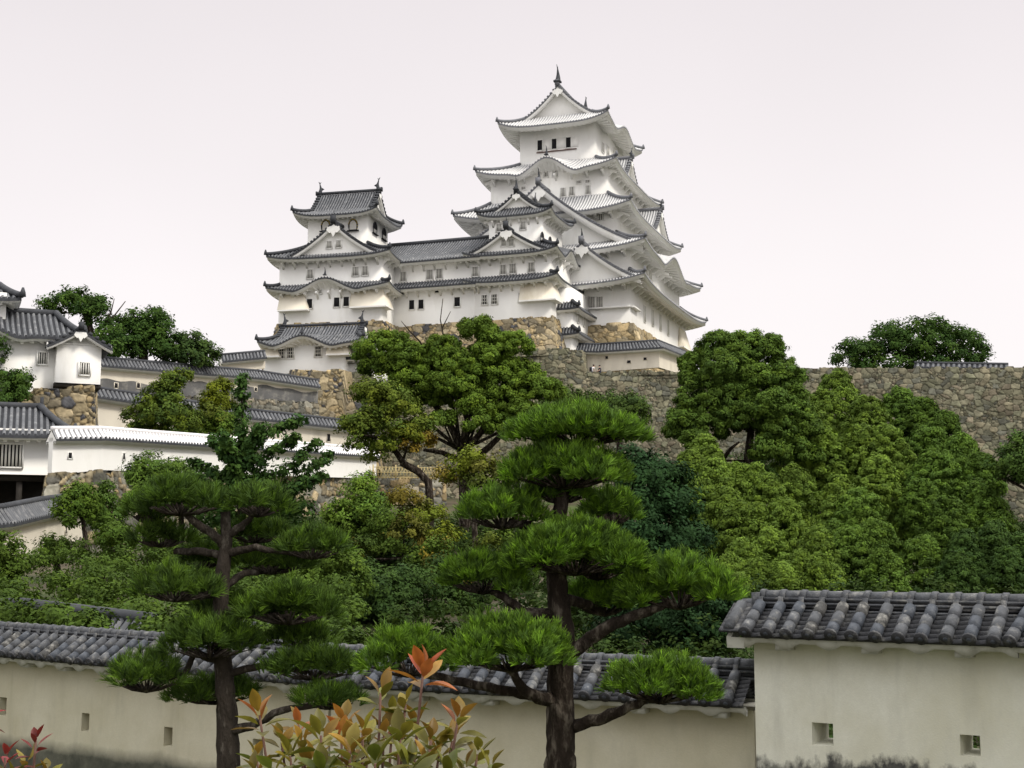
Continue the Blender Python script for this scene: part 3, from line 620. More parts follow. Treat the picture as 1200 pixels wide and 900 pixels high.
# ================================================================== stone bases and terraces
PI_ = lambda u, v, z, F: F.P(u, v, z)
bz = 29.62
stone_wall('stone_base', 'tan stone base under the small towers and gallery, dark stones among the ochre ones', [FI.P(-6.5, 5, bz), FI.P(-6.25, -5.6, bz), FI.P(6.3, -5.6, bz), FI.P(6.35, -1.35, bz), FW.P(4.6, -4.78, bz), FW.P(4.7, 9, bz)], 20.0, PAL_TAN, .22, (.92, .66), .15, .08, 3, back=3)
stone_wall('stone_base', 'smooth-cornered tan stone base directly under the main keep', [FM.P(-11.4, -14.62, 30.0), FM.P(11.4, -14.62, 30.0), FM.P(11.42, 14.5, 30.0)], 21.5, PAL_TAN[:5], .24, (1.4, .95), .12, .10, 4, back=3)
stone_wall('stone_base', 'tan stone block under the low gate turret', [at(338, 433, 141), at(350, 434.5, 134.3), at(404, 433.5, 133), at(408, 456, 132.8), at(436, 456, 132.6), at(440, 456, 140)], 12, PAL_TAN, .10, (.95, .72), .16, .085, 5, back=1.5)
stone_wall('terrace_wall', 'grey upper terrace wall with a sharp corner under the small tower', [at(396, 440, 139), at(470, 424, 140), at(560, 412, 141.5), at(664, 408, 140.5), at(681, 411.5, 140.2), at(686, 414, 150)], 9, PAL_OLIVE, .13, (.70, .54), .15, .075, 6, back=3)
stone_wall('terrace_wall', 'long weathered grey-green terrace wall behind the trees at the right', [at(672, 437, 140.2), at(745, 434.5, 138.5), at(800, 436, 136.8), at(930, 431.5, 132), at(1200, 430.5, 123.5), at(1380, 430, 118)], 6, PAL_OLIVE, .16, (.68, .52), .15, .07, 8, back=3)
for pts, z in (([at(681, 437, 140.5), at(930, 431.5, 132.3), at(1380, 430, 118.3)], 22.0),):
    mb = MB(); f = np.array(pts); f[:, 2] = [22.2, 21.6, 19.6]; b = f.copy(); b[:, 1] += 90; mb.grid(np.stack([f, b], 1)); struct(mb.build('terrace_ground', 'earth'))
mb = MB(); f = np.array([at(396, 440, 139.4), at(681, 411, 140.6)]); f[:, 2] = 23.4; f[1, 2] = 24.6; b = f.copy(); b[:, 1] += 50; b[:, 2] = 24.6; mb.grid(np.stack([f, b], 1)); struct(mb.build('terrace_ground', 'earth'))
# plastered wall under the main keep (tiled, with loopholes)
dobei('low cream wall with grey tiles and loopholes on the terrace under the main keep', [at(676, 436, 150.2), at(704, 436, 149.4), at(771, 431, 147.2), at(803, 441, 158)], [2.2, 2.15, 2.05, 2.0], wallmat='plaster_cream', over=.95, rise=.85, holes=[(711, 419, .3, .3), (737, 424, .4, .3), (756, 420.5, .35, .3)])
dobei('low blue-grey tiled wall top showing above the right terrace wall', [at(1072, 434, 135), at(1182, 436, 131)], [.26, .26], over=.5, rise=.40, p=.5)
# ================================================================== long tiled walls on the left
dobei('long cream wall with grey tiles and a blackened lower half, running right from the corner turret', [at(112, 463, 110), at(225, 465, 117), at(300, 468, 123), at(371, 473, 127)], [2.35, 1.95, 1.85, 1.45], wallmat='plaster_cream', band=1.15, holes=[(136, 452, .3, .4), (162, 452, .3, .4), (247, 455, .3, .5), (299.5, 456.5, .3, .3)])
stone_wall('stone_wall', 'rough grey stones under the blackened cream wall', [at(100, 462, 109.4), at(225, 464.5, 116.4), at(300, 467.5, 122.4), at(373, 472.5, 126.4)], 13, PAL_GREY, .12, (.7, .5), .16, .08, 9, back=1)
dobei('short cream wall with grey tiles tucked beside the lowest turret roof', [at(258, 437, 131), at(310, 432, 133)], [1.0, 1.0], wallmat='plaster_cream')
dobei('pale wall with dark grey coping stepping down between two taller walls', [at(104, 506, 98), at(165, 512, 101), at(290, 525, 108), at(390, 530, 113), at(440, 535, 116)], [2.5, 2.4, 2.3, 2.0, 1.9], wallmat='plaster_cream', holes=[(385, 513, .3, .6)])
dobei('bright white wall with white-plastered tile coping, across the left middle', [at(58, 557, 74.5), at(115, 551, 76.5), at(437.5, 561, 107)], [1.95, 1.75, 1.72], mats=['coping_white', 'valley_pale', 'tile_edge', 'plaster'], over=.62, rise=.5, thick=.5, p=.30, rib=.10, holes=[(82, 534, .2, .3), (145, 535, .2, .35), (197, 539, .2, .35)])
stone_wall('stone_wall', 'brown and grey rubble wall under the bright white wall', [at(56, 557.5, 79), at(57, 557.5, 74.2), at(115, 551.5, 76.1), at(330, 557.5, 96), at(437, 561, 106), at(522, 560, 108)], [3.2, 3.2, 3.4, 6, 7.5, 7.5], np.vstack([PAL_GREY, PAL_TAN[:4] * .8]), .14, (.85, .65), .18, .08, 11, back=2)
dobei('old cream wall with worn tiles going down to the left edge of the picture', [at(-60, 676, 57), at(0, 663, 61), at(45, 648, 67), at(92, 631, 73)], [1.95, 1.85, 1.85, 1.6], wallmat='plaster_cream', p=.32, over=.6, holes=[(17, 640, .3, .3), (77, 622, .25, .3)])
stone_wall('stone_wall', 'low mossy stone footing under the old cream wall', [at(-60, 676.5, 56.6), at(0, 663.5, 60.5), at(45, 648.5, 66.5), at(94, 631.5, 72.5)], [1, 1.6, 2.2, 3], PAL_GREY * .8, .3, (.6, .45), .12, .1, 12, back=1)
dobei('low tiled wall half buried in shrubs behind the front wall', [at(-80, 750, 39), at(20, 749, 36), at(200, 776, 32), at(420, 802, 28)], [.42, .42, .42, .42], p=.28, over=.5, rise=.4)

# left gatehouse over a dark passage
A7 = -20; F7 = Frame(*at(-25, 500, 79.2)[:2], A7)
gh = thing('gatehouse', 'white gatehouse with barred window over a dark passage at the left edge', 'gatehouse', F7.P(0, 0, 4.5))
uu, zz = F7.front(68, 557, -3); ur = uu
mb = MB(); P = [F7.P(u, v, z) for z in (zz, zz + 2.6) for u, v in ((-8, -3), (ur, -3), (ur, 3), (-8, 3))]; mb.add(P, [[0, 1, 5, 4], [1, 2, 6, 5], [2, 3, 7, 6], [3, 0, 4, 7], [0, 1, 2, 3]]); mb.build('wall', 'plaster', gh)
_, ze7 = F7.front(40, 511, -3.9)
mb = MB(); cu = (ur - 8) / 2; hw = (ur + 8) / 2; skirt(mb, Frame(*F7.P(cu, 0, 0)[:2], A7), a=hw + .75, b=3.9, ai=hw - 1.1, bi=.12, ze=ze7, zt=ze7 + 1.95, aw=hw, bw=3, up=.12, thick=.25, p=.33)
mb.tube([F7.P(-7, 0, ze7 + 2.1), F7.P(ur - 1.0, 0, ze7 + 2.1)], .22, 6, 2); mb.boxe(F7.P(ur - 1, 0, ze7 + 2.3), np.append(F7.e1, 0) * .1, np.append(F7.e2, 0) * .25, [0, 0, .35], 2); mb.build('roof', ROOF, gh)
wf(gh, F7, -3, 11, 534, 1.35, 1.25, 'lattice', 7)
mb = MB()
for px in (-30, 22, 58): u, _ = F7.front(px, 580, -2.4); mb.boxe(F7.P(u, -2.4, zz - 1.6), np.append(F7.e1, 0) * .16, np.append(F7.e2, 0) * .16, [0, 0, 1.6])
mb.boxe(F7.P(cu, -2.5, zz - .18), np.append(F7.e1, 0) * hw, np.append(F7.e2, 0) * .2, [0, 0, .17]); mb.boxe(F7.P(cu, 2.4, zz - 1.8), np.append(F7.e1, 0) * hw, np.append(F7.e2, 0) * .1, [0, 0, 1.8]); mb.boxe(F7.P(cu, 0, zz - 3.6), np.append(F7.e1, 0) * hw, np.append(F7.e2, 0) * 3, [0, 0, .1]); mb.build('timber_passage', 'wood_dark', gh)

# left corner turret with its bay
A1 = -24; F1 = Frame(*at(12, 400, 86.5)[:2], A1)
ct = thing('corner_turret', 'white corner turret with jutting gabled bay on a tan stone base at the left', 'castle turret', F1.P(0, 0, 13.5))
_, zft = F1.front(40, 456, -3); _, ze1 = F1.front(45, 394, -3.8)
ul, _ = F1.front(-70, 420, -3); ur, _ = F1.front(80, 420, -3)
mb = MB(); c1 = (ul + ur) / 2; h1 = (ur - ul) / 2; FT = Frame(*F1.P(c1, 0, 0)[:2], A1); ring(mb, FT, h1, 3, zft - .2, ze1 + .15); mb.build('wall', 'plaster', ct)
mb = MB(); skirt(mb, FT, a=h1 + .8, b=3.8, ai=h1 - .6, bi=.12, ze=ze1, zt=ze1 + 2.0, aw=h1, bw=3, up=.2, thick=.3, p=.33, bumps={'f': (-1.9, 2.6, .8)}); mb.tube([FT.P(-h1 + .5, 0, ze1 + 2.15), FT.P(h1 - .5, 0, ze1 + 2.15)], .24, 6, 2); mb.build('roof', ROOF, ct)
ub0, zb = F1.front(65, 448, -3.9); ub1, zbe = F1.front(119, 412, -3.9)
mb = MB(); FB = Frame(*F1.P((ub0 + ub1) / 2, -1.9, 0)[:2], A1); hb = (ub1 - ub0) / 2; ring(mb, FB, hb, 2.0, zb, zbe + .35); 
mb.ngon([FB.P(-hb, -2.0, zbe + .3), FB.P(hb, -2.0, zbe + .3), FB.P(0, -2.0, zbe + 1.15)]); mb.build('bay', 'plaster', ct)
mb = MB(); mb.boxe(FB.P(0, .3, zb - .12), np.append(FB.e1, 0) * (hb + .05), np.append(FB.e2, 0) * 2.2, [0, 0, .14])
for x in (-.8, 0, .8): mb.boxe(FB.P(x * hb, .6, zb - .4), np.append(FB.e1, 0) * .14, np.append(FB.e2, 0) * 1.6, [0, 0, .15])
mb.build('bay_floor', 'wood_dark', ct)
g = MB(); gable(g, FB.P(0, -2.5, zbe + 1.25), -FB.e2, hb + .62, 1.15, 4.6, band=.24, p=.3, wall_in=.5, verge=.3, drp=lambda t: .8 * t + .2 * (1 - (1 - t) ** 2), base_drop=-.3); g.build('bay_roof', ROOF, ct)
u, z = F1.front(99, 432.5, -3.9); win(ct, F1.P(u, -3.93, z), F1.e1, -F1.e2, .6, .72, 'lattice', 4)
wf(ct, F1, -3, 50, 420, .55, .72, 'lattice', 4)
ux, zx = F1.front(7, 360, -1); mb = MB(); ring(mb, Frame(*F1.P(ux - 3, 1, 0)[:2], A1), 3, 2.2, ze1 + .8, zx + .9); mb.build('wall', 'plaster', ct)
mb = MB(); _, z3 = F1.front(15, 352, -1.8); skirt(mb, Frame(*F1.P(ux - 3, 1, 0)[:2], A1), a=3.85, b=3.0, ai=2.6, bi=.1, ze=z3, zt=z3 + 1.3, aw=3, bw=2.2, up=.15, thick=.25, p=.33); mb.build('roof', ROOF, ct)
stone_wall('stone_base', 'tan stone base under the left corner turret', [at(-60, 456, 85.5), at(10, 456, 84.6), at(108, 453, 83.6), at(112, 453, 91)], 9.6, PAL_TAN, .07, (.85, .62), .15, .07, 14, back=2)
# ================================================================== near garden walls with full tile work
def plaster_old(name, base, bandz, amp, dark, patch=0.0):
    m = bpy.data.materials.new(name); m.use_nodes = True; n = m.node_tree; P = n.nodes['Principled BSDF']; k = n.links.new; P.inputs['Roughness'].default_value = .92; P.inputs['Specular IOR Level'].default_value = .2
    tcn = n.nodes.new('ShaderNodeTexCoord'); ob = tcn.outputs['Object']
    def noise(sc, det=6, st=None):
        v = ob
        if st: mp = n.nodes.new('ShaderNodeMapping'); mp.inputs['Scale'].default_value = st; k(ob, mp.inputs[0]); v = mp.outputs[0]
        z = n.nodes.new('ShaderNodeTexNoise'); z.inputs['Scale'].default_value = sc; z.inputs['Detail'].default_value = det; z.inputs['Roughness'].default_value = .62; k(v, z.inputs['Vector']); return z.outputs['Fac']
    def mrange(x, a, b, c, d):
        q = n.nodes.new('ShaderNodeMapRange'); q.inputs[1].default_value = a; q.inputs[2].default_value = b; q.inputs[3].default_value = c; q.inputs[4].default_value = d; k(x, q.inputs[0]); return q.outputs[0]
    def mix(f, a, b, mode='MIX'):
        q = n.nodes.new('ShaderNodeMixRGB'); q.blend_type = mode
        for i, s in ((0, f), (1, a), (2, b)):
            if hasattr(s, 'is_linked') or hasattr(s, 'node'): k(s, q.inputs[i])
            elif i == 0: q.inputs[0].default_value = s
            else: q.inputs[i].default_value = (*s, 1)
        return q.outputs[0]
    def math_(op, a, b):
        q = n.nodes.new('ShaderNodeMath'); q.operation = op
        for i, s in ((0, a), (1, b)):
            if hasattr(s, 'node'): k(s, q.inputs[i])
            else: q.inputs[i].default_value = s
        return q.outputs[0]
    c = mix(mrange(noise(.8), .35, .7, 0, 1), base, tuple(x * y for x, y in zip(base, (.80, .78, .70))))
    c = mix(mrange(noise(3.2, 6, (1, 1, .22)), .52, .78, 0, .38), c, tuple(x * .55 for x in base))
    c = mix(mrange(noise(1.6, 9, (1, 1, .12)), .60, .74, 0, .28), c, (.18, .17, .13))        # faint run-off streaks
    c = mix(mrange(noise(26, 3), .3, .7, 0, .25), c, tuple(x * .72 for x in base))
    sp = n.nodes.new('ShaderNodeSeparateXYZ'); k(ob, sp.inputs[0])
    h = math_('ADD', sp.outputs[2], math_('MULTIPLY', math_('SUBTRACT', noise(1.1, 8), .5), -amp))
    h = math_('ADD', h, math_('MULTIPLY', math_('SUBTRACT', noise(9, 6, (1, 1, .5)), .5), -amp * (.35 if amp > .5 else .12)))
    f = mrange(h, bandz - (.06 if amp > .5 else .12), bandz + (.07 if amp > .5 else .12), 1, 0)
    f = math_('MULTIPLY', f, mrange(noise(2.5, 6), .25, .6, .62 if amp > .5 else .82, 1))
    c = mix(f, c, dark)
    k(c, P.inputs['Base Color']); bp = n.nodes.new('ShaderNodeBump'); bp.inputs['Strength'].default_value = .35; bp.inputs['Distance'].default_value = .01; k(noise(45, 5), bp.inputs['Height']); k(bp.outputs[0], P.inputs['Normal']); M[name] = m
plaster_old('plaster_near', (.70, .70, .61), .84, 1.0, (.06, .06, .057))
plaster_old('plaster_damp', (.55, .525, .41), .76, .30, (.055, .058, .045))
mat('tile_near', (.068, .072, .080), .62, .35, 9, .3, 40, second=(.20, .197, .185), second_rng=(.52, .74), second_scale=8, spec=.2)
mat('tile_near_dark', (.030, .031, .035), .65, .3, 9, .25, 40, second=(.14, .14, .135), second_rng=(.55, .72), second_scale=6)
mat('eave_plaster', (.46, .46, .41), .9, .15, 3, second=(.26, .26, .22), second_rng=(.5, .7), second_scale=3)
mat('tile_near_worn', (.070, .070, .069), .75, .35, 14, .4, 50, second=(.20, .195, .18), second_rng=(.50, .66), second_scale=7, spec=.12)
mat('tile_near_blue', (.048, .055, .068), .55, .3, 12, .3, 45, second=(.17, .17, .165), second_rng=(.58, .72), second_scale=6, spec=.25)
mat('moss_green', (.05, .085, .02), .95, .3, 9)

def near_wall(label, pts, foot, ridge, wallmat, holes, pitch=.285, end_left=False, rounds=True):
    """pts: polyline in plan; ridge: z of the ridge top at each point; foot: z of ground"""
    t_ = thing('garden_wall', label, 'wall', (pts[0][0], pts[0][1], foot))
    TH = .50; wall = MB(); pan = MB(); rnd = MB(); rdg = MB(); fas = MB()
    Z = np.array([0, 0, 1.])
    for i in range(len(pts) - 1):
        a = np.array([*pts[i], ridge[i]], float); b = np.array([*pts[i + 1], ridge[i + 1]], float)
        Lg = np.linalg.norm((b - a)[:2]); d2 = (b - a)[:2] / Lg; D = (b - a) / Lg; N = np.array([d2[1], -d2[0], 0]); slope = D[2]
        def Q(s, o, z): return a + D * s + N * o + Z * z            # s along, o towards us, z below the ridge top
        # wall body, front and back faces with real openings
        hs = []
        for (px, py, w, h, slit) in holes:
            r = ray(px, py); q0 = a + N * TH / 2; t = (q0[:2] @ N[:2]) / (r[:2] @ N[:2]); pp = r * t + np.array([0, 0, EYE]); s_ = (pp - a)[:2] @ d2
            if 0.1 < s_ < Lg - .1: hs.append((s_, pp[2], w, h, slit))
        def face(o, rects):
            us = sorted({0, Lg} | {r[0] for r in rects} | {r[1] for r in rects})
            for u0, u1 in zip(us[:-1], us[1:]):
                cuts = [r for r in rects if r[0] <= u0 + 1e-6 and r[1] >= u1 - 1e-6]
                def zt(u): return (Q(u, o, -.66))
                def zb_(u): q = Q(u, o, 0); q[2] = foot; return q
                if not cuts: wall.quad(zb_(u0), zb_(u1), zt(u1), zt(u0))
                else:
                    r = cuts[0]; lo0, lo1 = zb_(u0), zb_(u1); m0, m1 = lo0.copy(), lo1.copy(); m0[2] = m1[2] = r[2]; h0, h1 = m0.copy(), m1.copy(); h0[2] = h1[2] = r[3]
                    wall.quad(lo0, lo1, m1, m0); wall.quad(h0, h1, zt(u1), zt(u0))
        fr = [(s - w / 2, s + w / 2, z - h / 2, z + h / 2) for s, z, w, h, sl in hs]
        bk = [(s - sl / 2 - .06, s + sl / 2 - .06, z - h * .36, z + h * .36) for s, z, w, h, sl in hs]
        face(TH / 2, fr); face(-TH / 2, bk)
        for f_, k_ in zip(fr, bk):
            F4 = []; B4 = []
            for (x, y) in ((0, 2), (1, 2), (1, 3), (0, 3)):
                q = Q(f_[x], TH / 2, 0); q[2] = f_[y]; F4.append(q); q = Q(k_[x], -TH / 2, 0); q[2] = k_[y]; B4.append(q)
            lp = MB(); 
            for j in range(4): lp.quad(F4[j], F4[(j + 1) % 4], B4[(j + 1) % 4], B4[j])
            lp.build('loophole', wallmat, t_)
        for e in (0, Lg):
            q = [Q(e, o, z) for o, z in ((TH / 2, -.66), (-TH / 2, -.66))]; lo = [p.copy() for p in q]; lo[0][2] = lo[1][2] = foot; wall.quad(lo[0], lo[1], q[1], q[0])
        # eave boards with scalloped lower edge
        S = np.arange(0, Lg + .01, .035); ph = S / .57 * 2 * np.pi + i
        sc = -.045 - .055 * np.clip(np.cos(ph), -.15, 1) ** 1.0
        for sg in (1, -1):
            up_ = np.array([Q(s, sg * .56, -.585) for s in S]); dn = np.array([Q(s, sg * .56, -.625 + q) for s, q in zip(S, sc)])
            dn2 = np.array([Q(s, sg * .50, -.625 + q) for s, q in zip(S, sc)]); inn = np.array([Q(s, sg * TH * .5, -.66) for s in S])
            fas.grid(np.stack([up_, dn, dn2, np.array([Q(s, sg * .50, -.62) for s in S]), inn], 1))
            for s in np.arange(.5, Lg, 1.14): fas.boxe(Q(s, sg * .40, -.70), D * .09, N * .12, Z * .05)
        # pan tiles: stepped courses
        nc = 6
        S2 = np.arange(0, Lg + .001, pitch / 4); 
        sagp = np.array([0, -.012, -.02, -.012])[np.arange(len(S2)) % 4]
        for sg in (1, -1):
            for c in range(nc):
                o0 = .14 + (.60 - .14) * c / nc; o1 = .14 + (.60 - .14) * (c + 1) / nc + .015
                z0 = -.24 - .31 * (c / nc) - .012; z1 = -.24 - .31 * ((c + 1) / nc) + .022
                A = np.array([Q(s, sg * o0, z0 + g_) for s, g_ in zip(S2, sagp)]); B = np.array([Q(s, sg * o1, z1 + g_) for s, g_ in zip(S2, sagp)]); Cc = np.array([Q(s, sg * o1, z1 - .035 + g_) for s, g_ in zip(S2, sagp)])
                pan.grid(np.stack([A, B, Cc], 1))
            pan.grid(np.stack([np.array([Q(s, sg * .60, -.56) for s in S2]), np.array([Q(s, sg * .58, -.60) for s in S2])], 1))
        # round tiles
        nr = int(Lg / pitch)
        for kx in range(nr + 1):
            s = kx * pitch + .06
            if s > Lg - .05: continue
            for sg in (1, -1):
                p0 = Q(s, sg * .15, -.185); p1 = Q(s, sg * .66, -.525); dv = p1 - p0; jit = rng.uniform(-.011, .011, 3); mi_ = rng.choice([0, 0, 0, 0, 0, 1, 1, 2], 3)
                for q_, (q0, q1, r0, r1) in enumerate(((0, .36, .074, .076), (.34, .70, .074, .077), (.68, 1.0, .075, .080))):
                    j2 = jit + rng.uniform(-.005, .005, 3); rnd.tube([p0 + dv * q0 + j2, p0 + dv * q1 + j2 + rng.uniform(-.004, .004, 3)], [r0, r1], 10, [0, 3, 2][mi_[q_]])
                if sg == 1:
                    dn_ = dv / np.linalg.norm(dv); e0 = p1 + jit
                    rnd.tube([e0 - dn_ * .01, e0 + dn_ * .022], [.086, .084], 12, 1)
                    rnd.tube([e0 + dn_ * .02, e0 + dn_ * .026], [.058, .056], 12, 1)
                    rnd.tube([e0 + dn_ * .024, e0 + dn_ * .034], [.032, .028], 8, 3)
            # ridge strap and collar
            for sg in (1, -1): rdg.boxe(Q(s, sg * .135, -.16), D * .032, N * .02, Z * .085, 0)
            rdg.tube([Q(s - .035, 0, -.075), Q(s + .035, 0, -.075)], .092, 12, 0)
            rdg.tube([Q(s - .03, 0, -.072), Q(min(s + pitch + .03, Lg), 0, -.072)], [.070, .078], 12, 0)
        for z, o, m_ in ((-.255, .165, 0), (-.205, .13, 1), (-.165, .145, 0), (-.125, .115, 1), (-.105, .125, 0)):
            rdg.boxe((Q(0, 0, z) + Q(Lg, 0, z)) / 2, D * Lg / 2, N * o, Z * .016, m_)
        rdg.boxe((Q(0, 0, -.18) + Q(Lg, 0, -.18)) / 2, D * Lg / 2, N * .10, Z * .09, 1)
        if end_left and i == 0:
            # gable end: verge tiles running over the end
            for c in range(7):
                o = .14 + .46 * c / 6.5
                for sg in (1, -1): 
                    z = -.24 - .31 * (o - .14) / .46; pan.boxe(Q(-.16, sg * (o + .02), z + .03), D * .17, (N * sg * .46 - Z * .31) / .55 * .045, Z * .014)
            fas.prism([Q(-.25, .56, -.60), Q(-.25, .10, -.28), Q(-.25, -.10, -.28), Q(-.25, -.56, -.60), Q(-.25, -.52, -.74), Q(-.25, 0, -.44), Q(-.25, .52, -.74)], D * .07)
            for sg in (1, -1): fas.quad(Q(-.25, sg * .56, -.60), Q(0, sg * .56, -.60), Q(0, sg * .54, -.74), Q(-.25, sg * .54, -.74)); fas.quad(Q(-.25, sg * .54, -.74), Q(0, sg * .54, -.74), Q(0, sg * .2, -.66), Q(-.25, sg * .2, -.66))
            for sg in (1, -1): rnd.tube([Q(-.2, sg * .15, -.185), Q(-.2, sg * .60, -.49)], .074, 10, 0)
            rdg.tube([Q(-.25, 0, -.20), Q(.1, 0, -.17)], [.085, .08], 10, 0)
            for q in (.03,): rdg.boxe(Q(-.02, 0, -.14), D * .05, N * .13, Z * .11, 0)
    w = wall.build('wall_body', wallmat, t_); fas.build('eave_board', 'eave_plaster', t_)
    r = pan.build('roof', ['tile_near_dark'], t_); 
    for mbx, nm in ((rnd, 'round_tiles'), (rdg, 'ridge')):
        o = mbx.build(nm, ['tile_near', 'tile_near_dark', 'tile_near_worn', 'tile_near_blue'], t_)
    return t_
def xy(px, Y): p = at(px, 700, Y); return (p[0], p[1])
def zr(py, Y, px=600): return at(px, py, Y)[2]
near_wall('nearer taller garden wall at the lower right, with a gabled end and two square loopholes', [xy(891, 18.5), xy(1205, 16.6), xy(1500, 14.6)], -.35, [zr(691.5, 18.5, 884), zr(696.5, 16.6, 1205), zr(705, 14.6, 1500)], 'plaster_near', [(964, 860.5, .28, .28, .09), (1137, 874, .24, .25, .08)], end_left=True)
near_wall('lower garden wall behind the pines, stained dark along its foot, running off to the left', [xy(-130, 28.6), xy(0, 27), xy(400, 21.6), xy(886, 18.85)], -1.05, [zr(722, 28.6, -130), zr(728.5, 27, 0), zr(755, 21.6, 400), zr(772.5, 18.85, 886)], 'plaster_damp', [(3.5, 828, .22, .34, .05), (100, 846.5, .22, .32, .05), (197, 863.5, .22, .32, .05), (302, 879, .24, .34, .05), (470, 893, .26, .30, .05)])

# ================================================================== foliage
def tri_cols(base, n): return np.broadcast_to(base, (n, 3))
def leaf_cloud(mb, lobes, per, size, base, hue=(1.35, 1.2, .8), tuft=.38, seed=0, flat=.6, elong=1.0, density=1.0, warm=None, minz=-.55, shell=.72, align=.36, lumpy=1.0):
    """lobes: rows x y z rx ry rz ; leaf-sized diamond faces gathered in tufts over and inside each lobe"""
    g = np.random.default_rng(seed)
    for li, lb in enumerate(lobes):
        c = np.array(lb[:3]); r = np.array(lb[3:6]); rm = r.mean()
        nt_ = max(6, int(density * 3.2 * (rm / tuft) ** 2)); rt = tuft * g.uniform(.75, 1.3, nt_)
        d = g.standard_normal((nt_ * 3, 3)); d /= np.linalg.norm(d, axis=1)[:, None]; d = d[d[:, 2] > minz][:nt_]; nt2 = len(d)
        lump = 1 + .16 * np.sin(d[:, 0] * 5 + li) * np.sin(d[:, 1] * 5 + li * 2) + .1 * np.sin(d[:, 2] * 7 + li)
        depth = np.where(g.random(nt2) < shell, g.uniform(.90, 1.05, nt2), g.uniform(.45, .86, nt2)) * (1 + (lump - 1) * lumpy)
        T = c + d * r * depth[:, None]
        tt = g.uniform(.72, 1.28, nt2)
        hue_mix = np.clip(g.normal(.45, .3, nt2), 0, 1)
        n = per; nl = nt2 * n
        q = g.standard_normal((nl, 3)); q /= np.linalg.norm(q, axis=1)[:, None]; q *= (g.random(nl) ** .45)[:, None]
        dd = np.repeat(d, n, 0); P = np.repeat(T, n, 0) + q * np.repeat(rt[:nt2], n)[:, None] * np.array([1, 1, .8])
        N = dd * .8 + q * .55 + g.standard_normal((nl, 3)) * align + np.array([0, 0, flat * .7]); N /= np.linalg.norm(N, axis=1)[:, None]
        t = g.standard_normal((nl, 3)); t -= (t * N).sum(1)[:, None] * N; t /= np.linalg.norm(t, axis=1)[:, None]; b = np.cross(N, t)
        s = size * g.uniform(.65, 1.3, nl)[:, None]; w = s * .55 / elong; l_ = s * elong
        V = np.stack([P - t * l_, P + b * w + N * s * .12, P + t * l_, P - b * w + N * s * .12], 1).reshape(-1, 3)
        F = np.arange(nl * 4).reshape(nl, 4)
        hm = np.repeat(hue_mix, n)[:, None]; bb = np.array(base if len(lb) < 7 else lb[6])
        col = bb * (1 + (np.array(hue) - 1) * hm) * np.repeat(tt[:nt2], n)[:, None] * g.uniform(.88, 1.12, nl)[:, None]
        mb.add(V, F, 0, np.repeat(col, 4, 0))
def px_lobes(L, Y, seed=0, spread=.5, squash=.85, back=True, jit=.35, stag=.45, grow=1.14):
    """lobes given as (px, py, radius px[, colour]); each gets its own distance around Y and a twin further back"""
    g = np.random.default_rng(seed); out = []
    ymid = np.mean([l[1] for l in L]); xs_ = np.array([l[0] for l in L]); mid = xs_.mean(); hw = max(np.ptp(xs_) / 2, 20)
    for l in L:
        r0 = l[2] / ppm(Y); q = abs(l[0] - mid) / hw; R_ = hw / ppm(Y)
        dy = -R_ * spread * math.sqrt(max(0, 1 - q * q)) * g.uniform(.3, 1) + g.uniform(-jit, jit) * r0
        r0 *= grow; dy -= stag * (l[1] - ymid) / ppm(Y); p = at(l[0], l[1], Y + dy); e = [*p, r0 * g.uniform(.95, 1.12), r0, r0 * squash]
        if len(l) > 3: e.append(l[3])
        out.append(e)
        if back:
            p2 = at(l[0] + g.uniform(-.3, .3) * l[2], l[1] + .1 * l[2], Y + R_ * spread * (.2 + .5 * g.random())); e2 = [*p2, r0, r0, r0 * squash]
            if len(l) > 3: e2.append(l[3])
            out.append(e2)
    return out
def px_path(pts, Y, dY=None): return [at(p[0], p[1], Y + (dY[i] if dY is not None else 0)) for i, p in enumerate(pts)]
G_CAM = (.060, .108, .016); G_DARK = (.032, .070, .016); G_MID = (.056, .098, .016); G_BRIGHT = (.085, .150, .024); G_YEL = (.105, .138, .015); G_ORG = (.130, .112, .022); G_HEDGE = (.042, .074, .013)
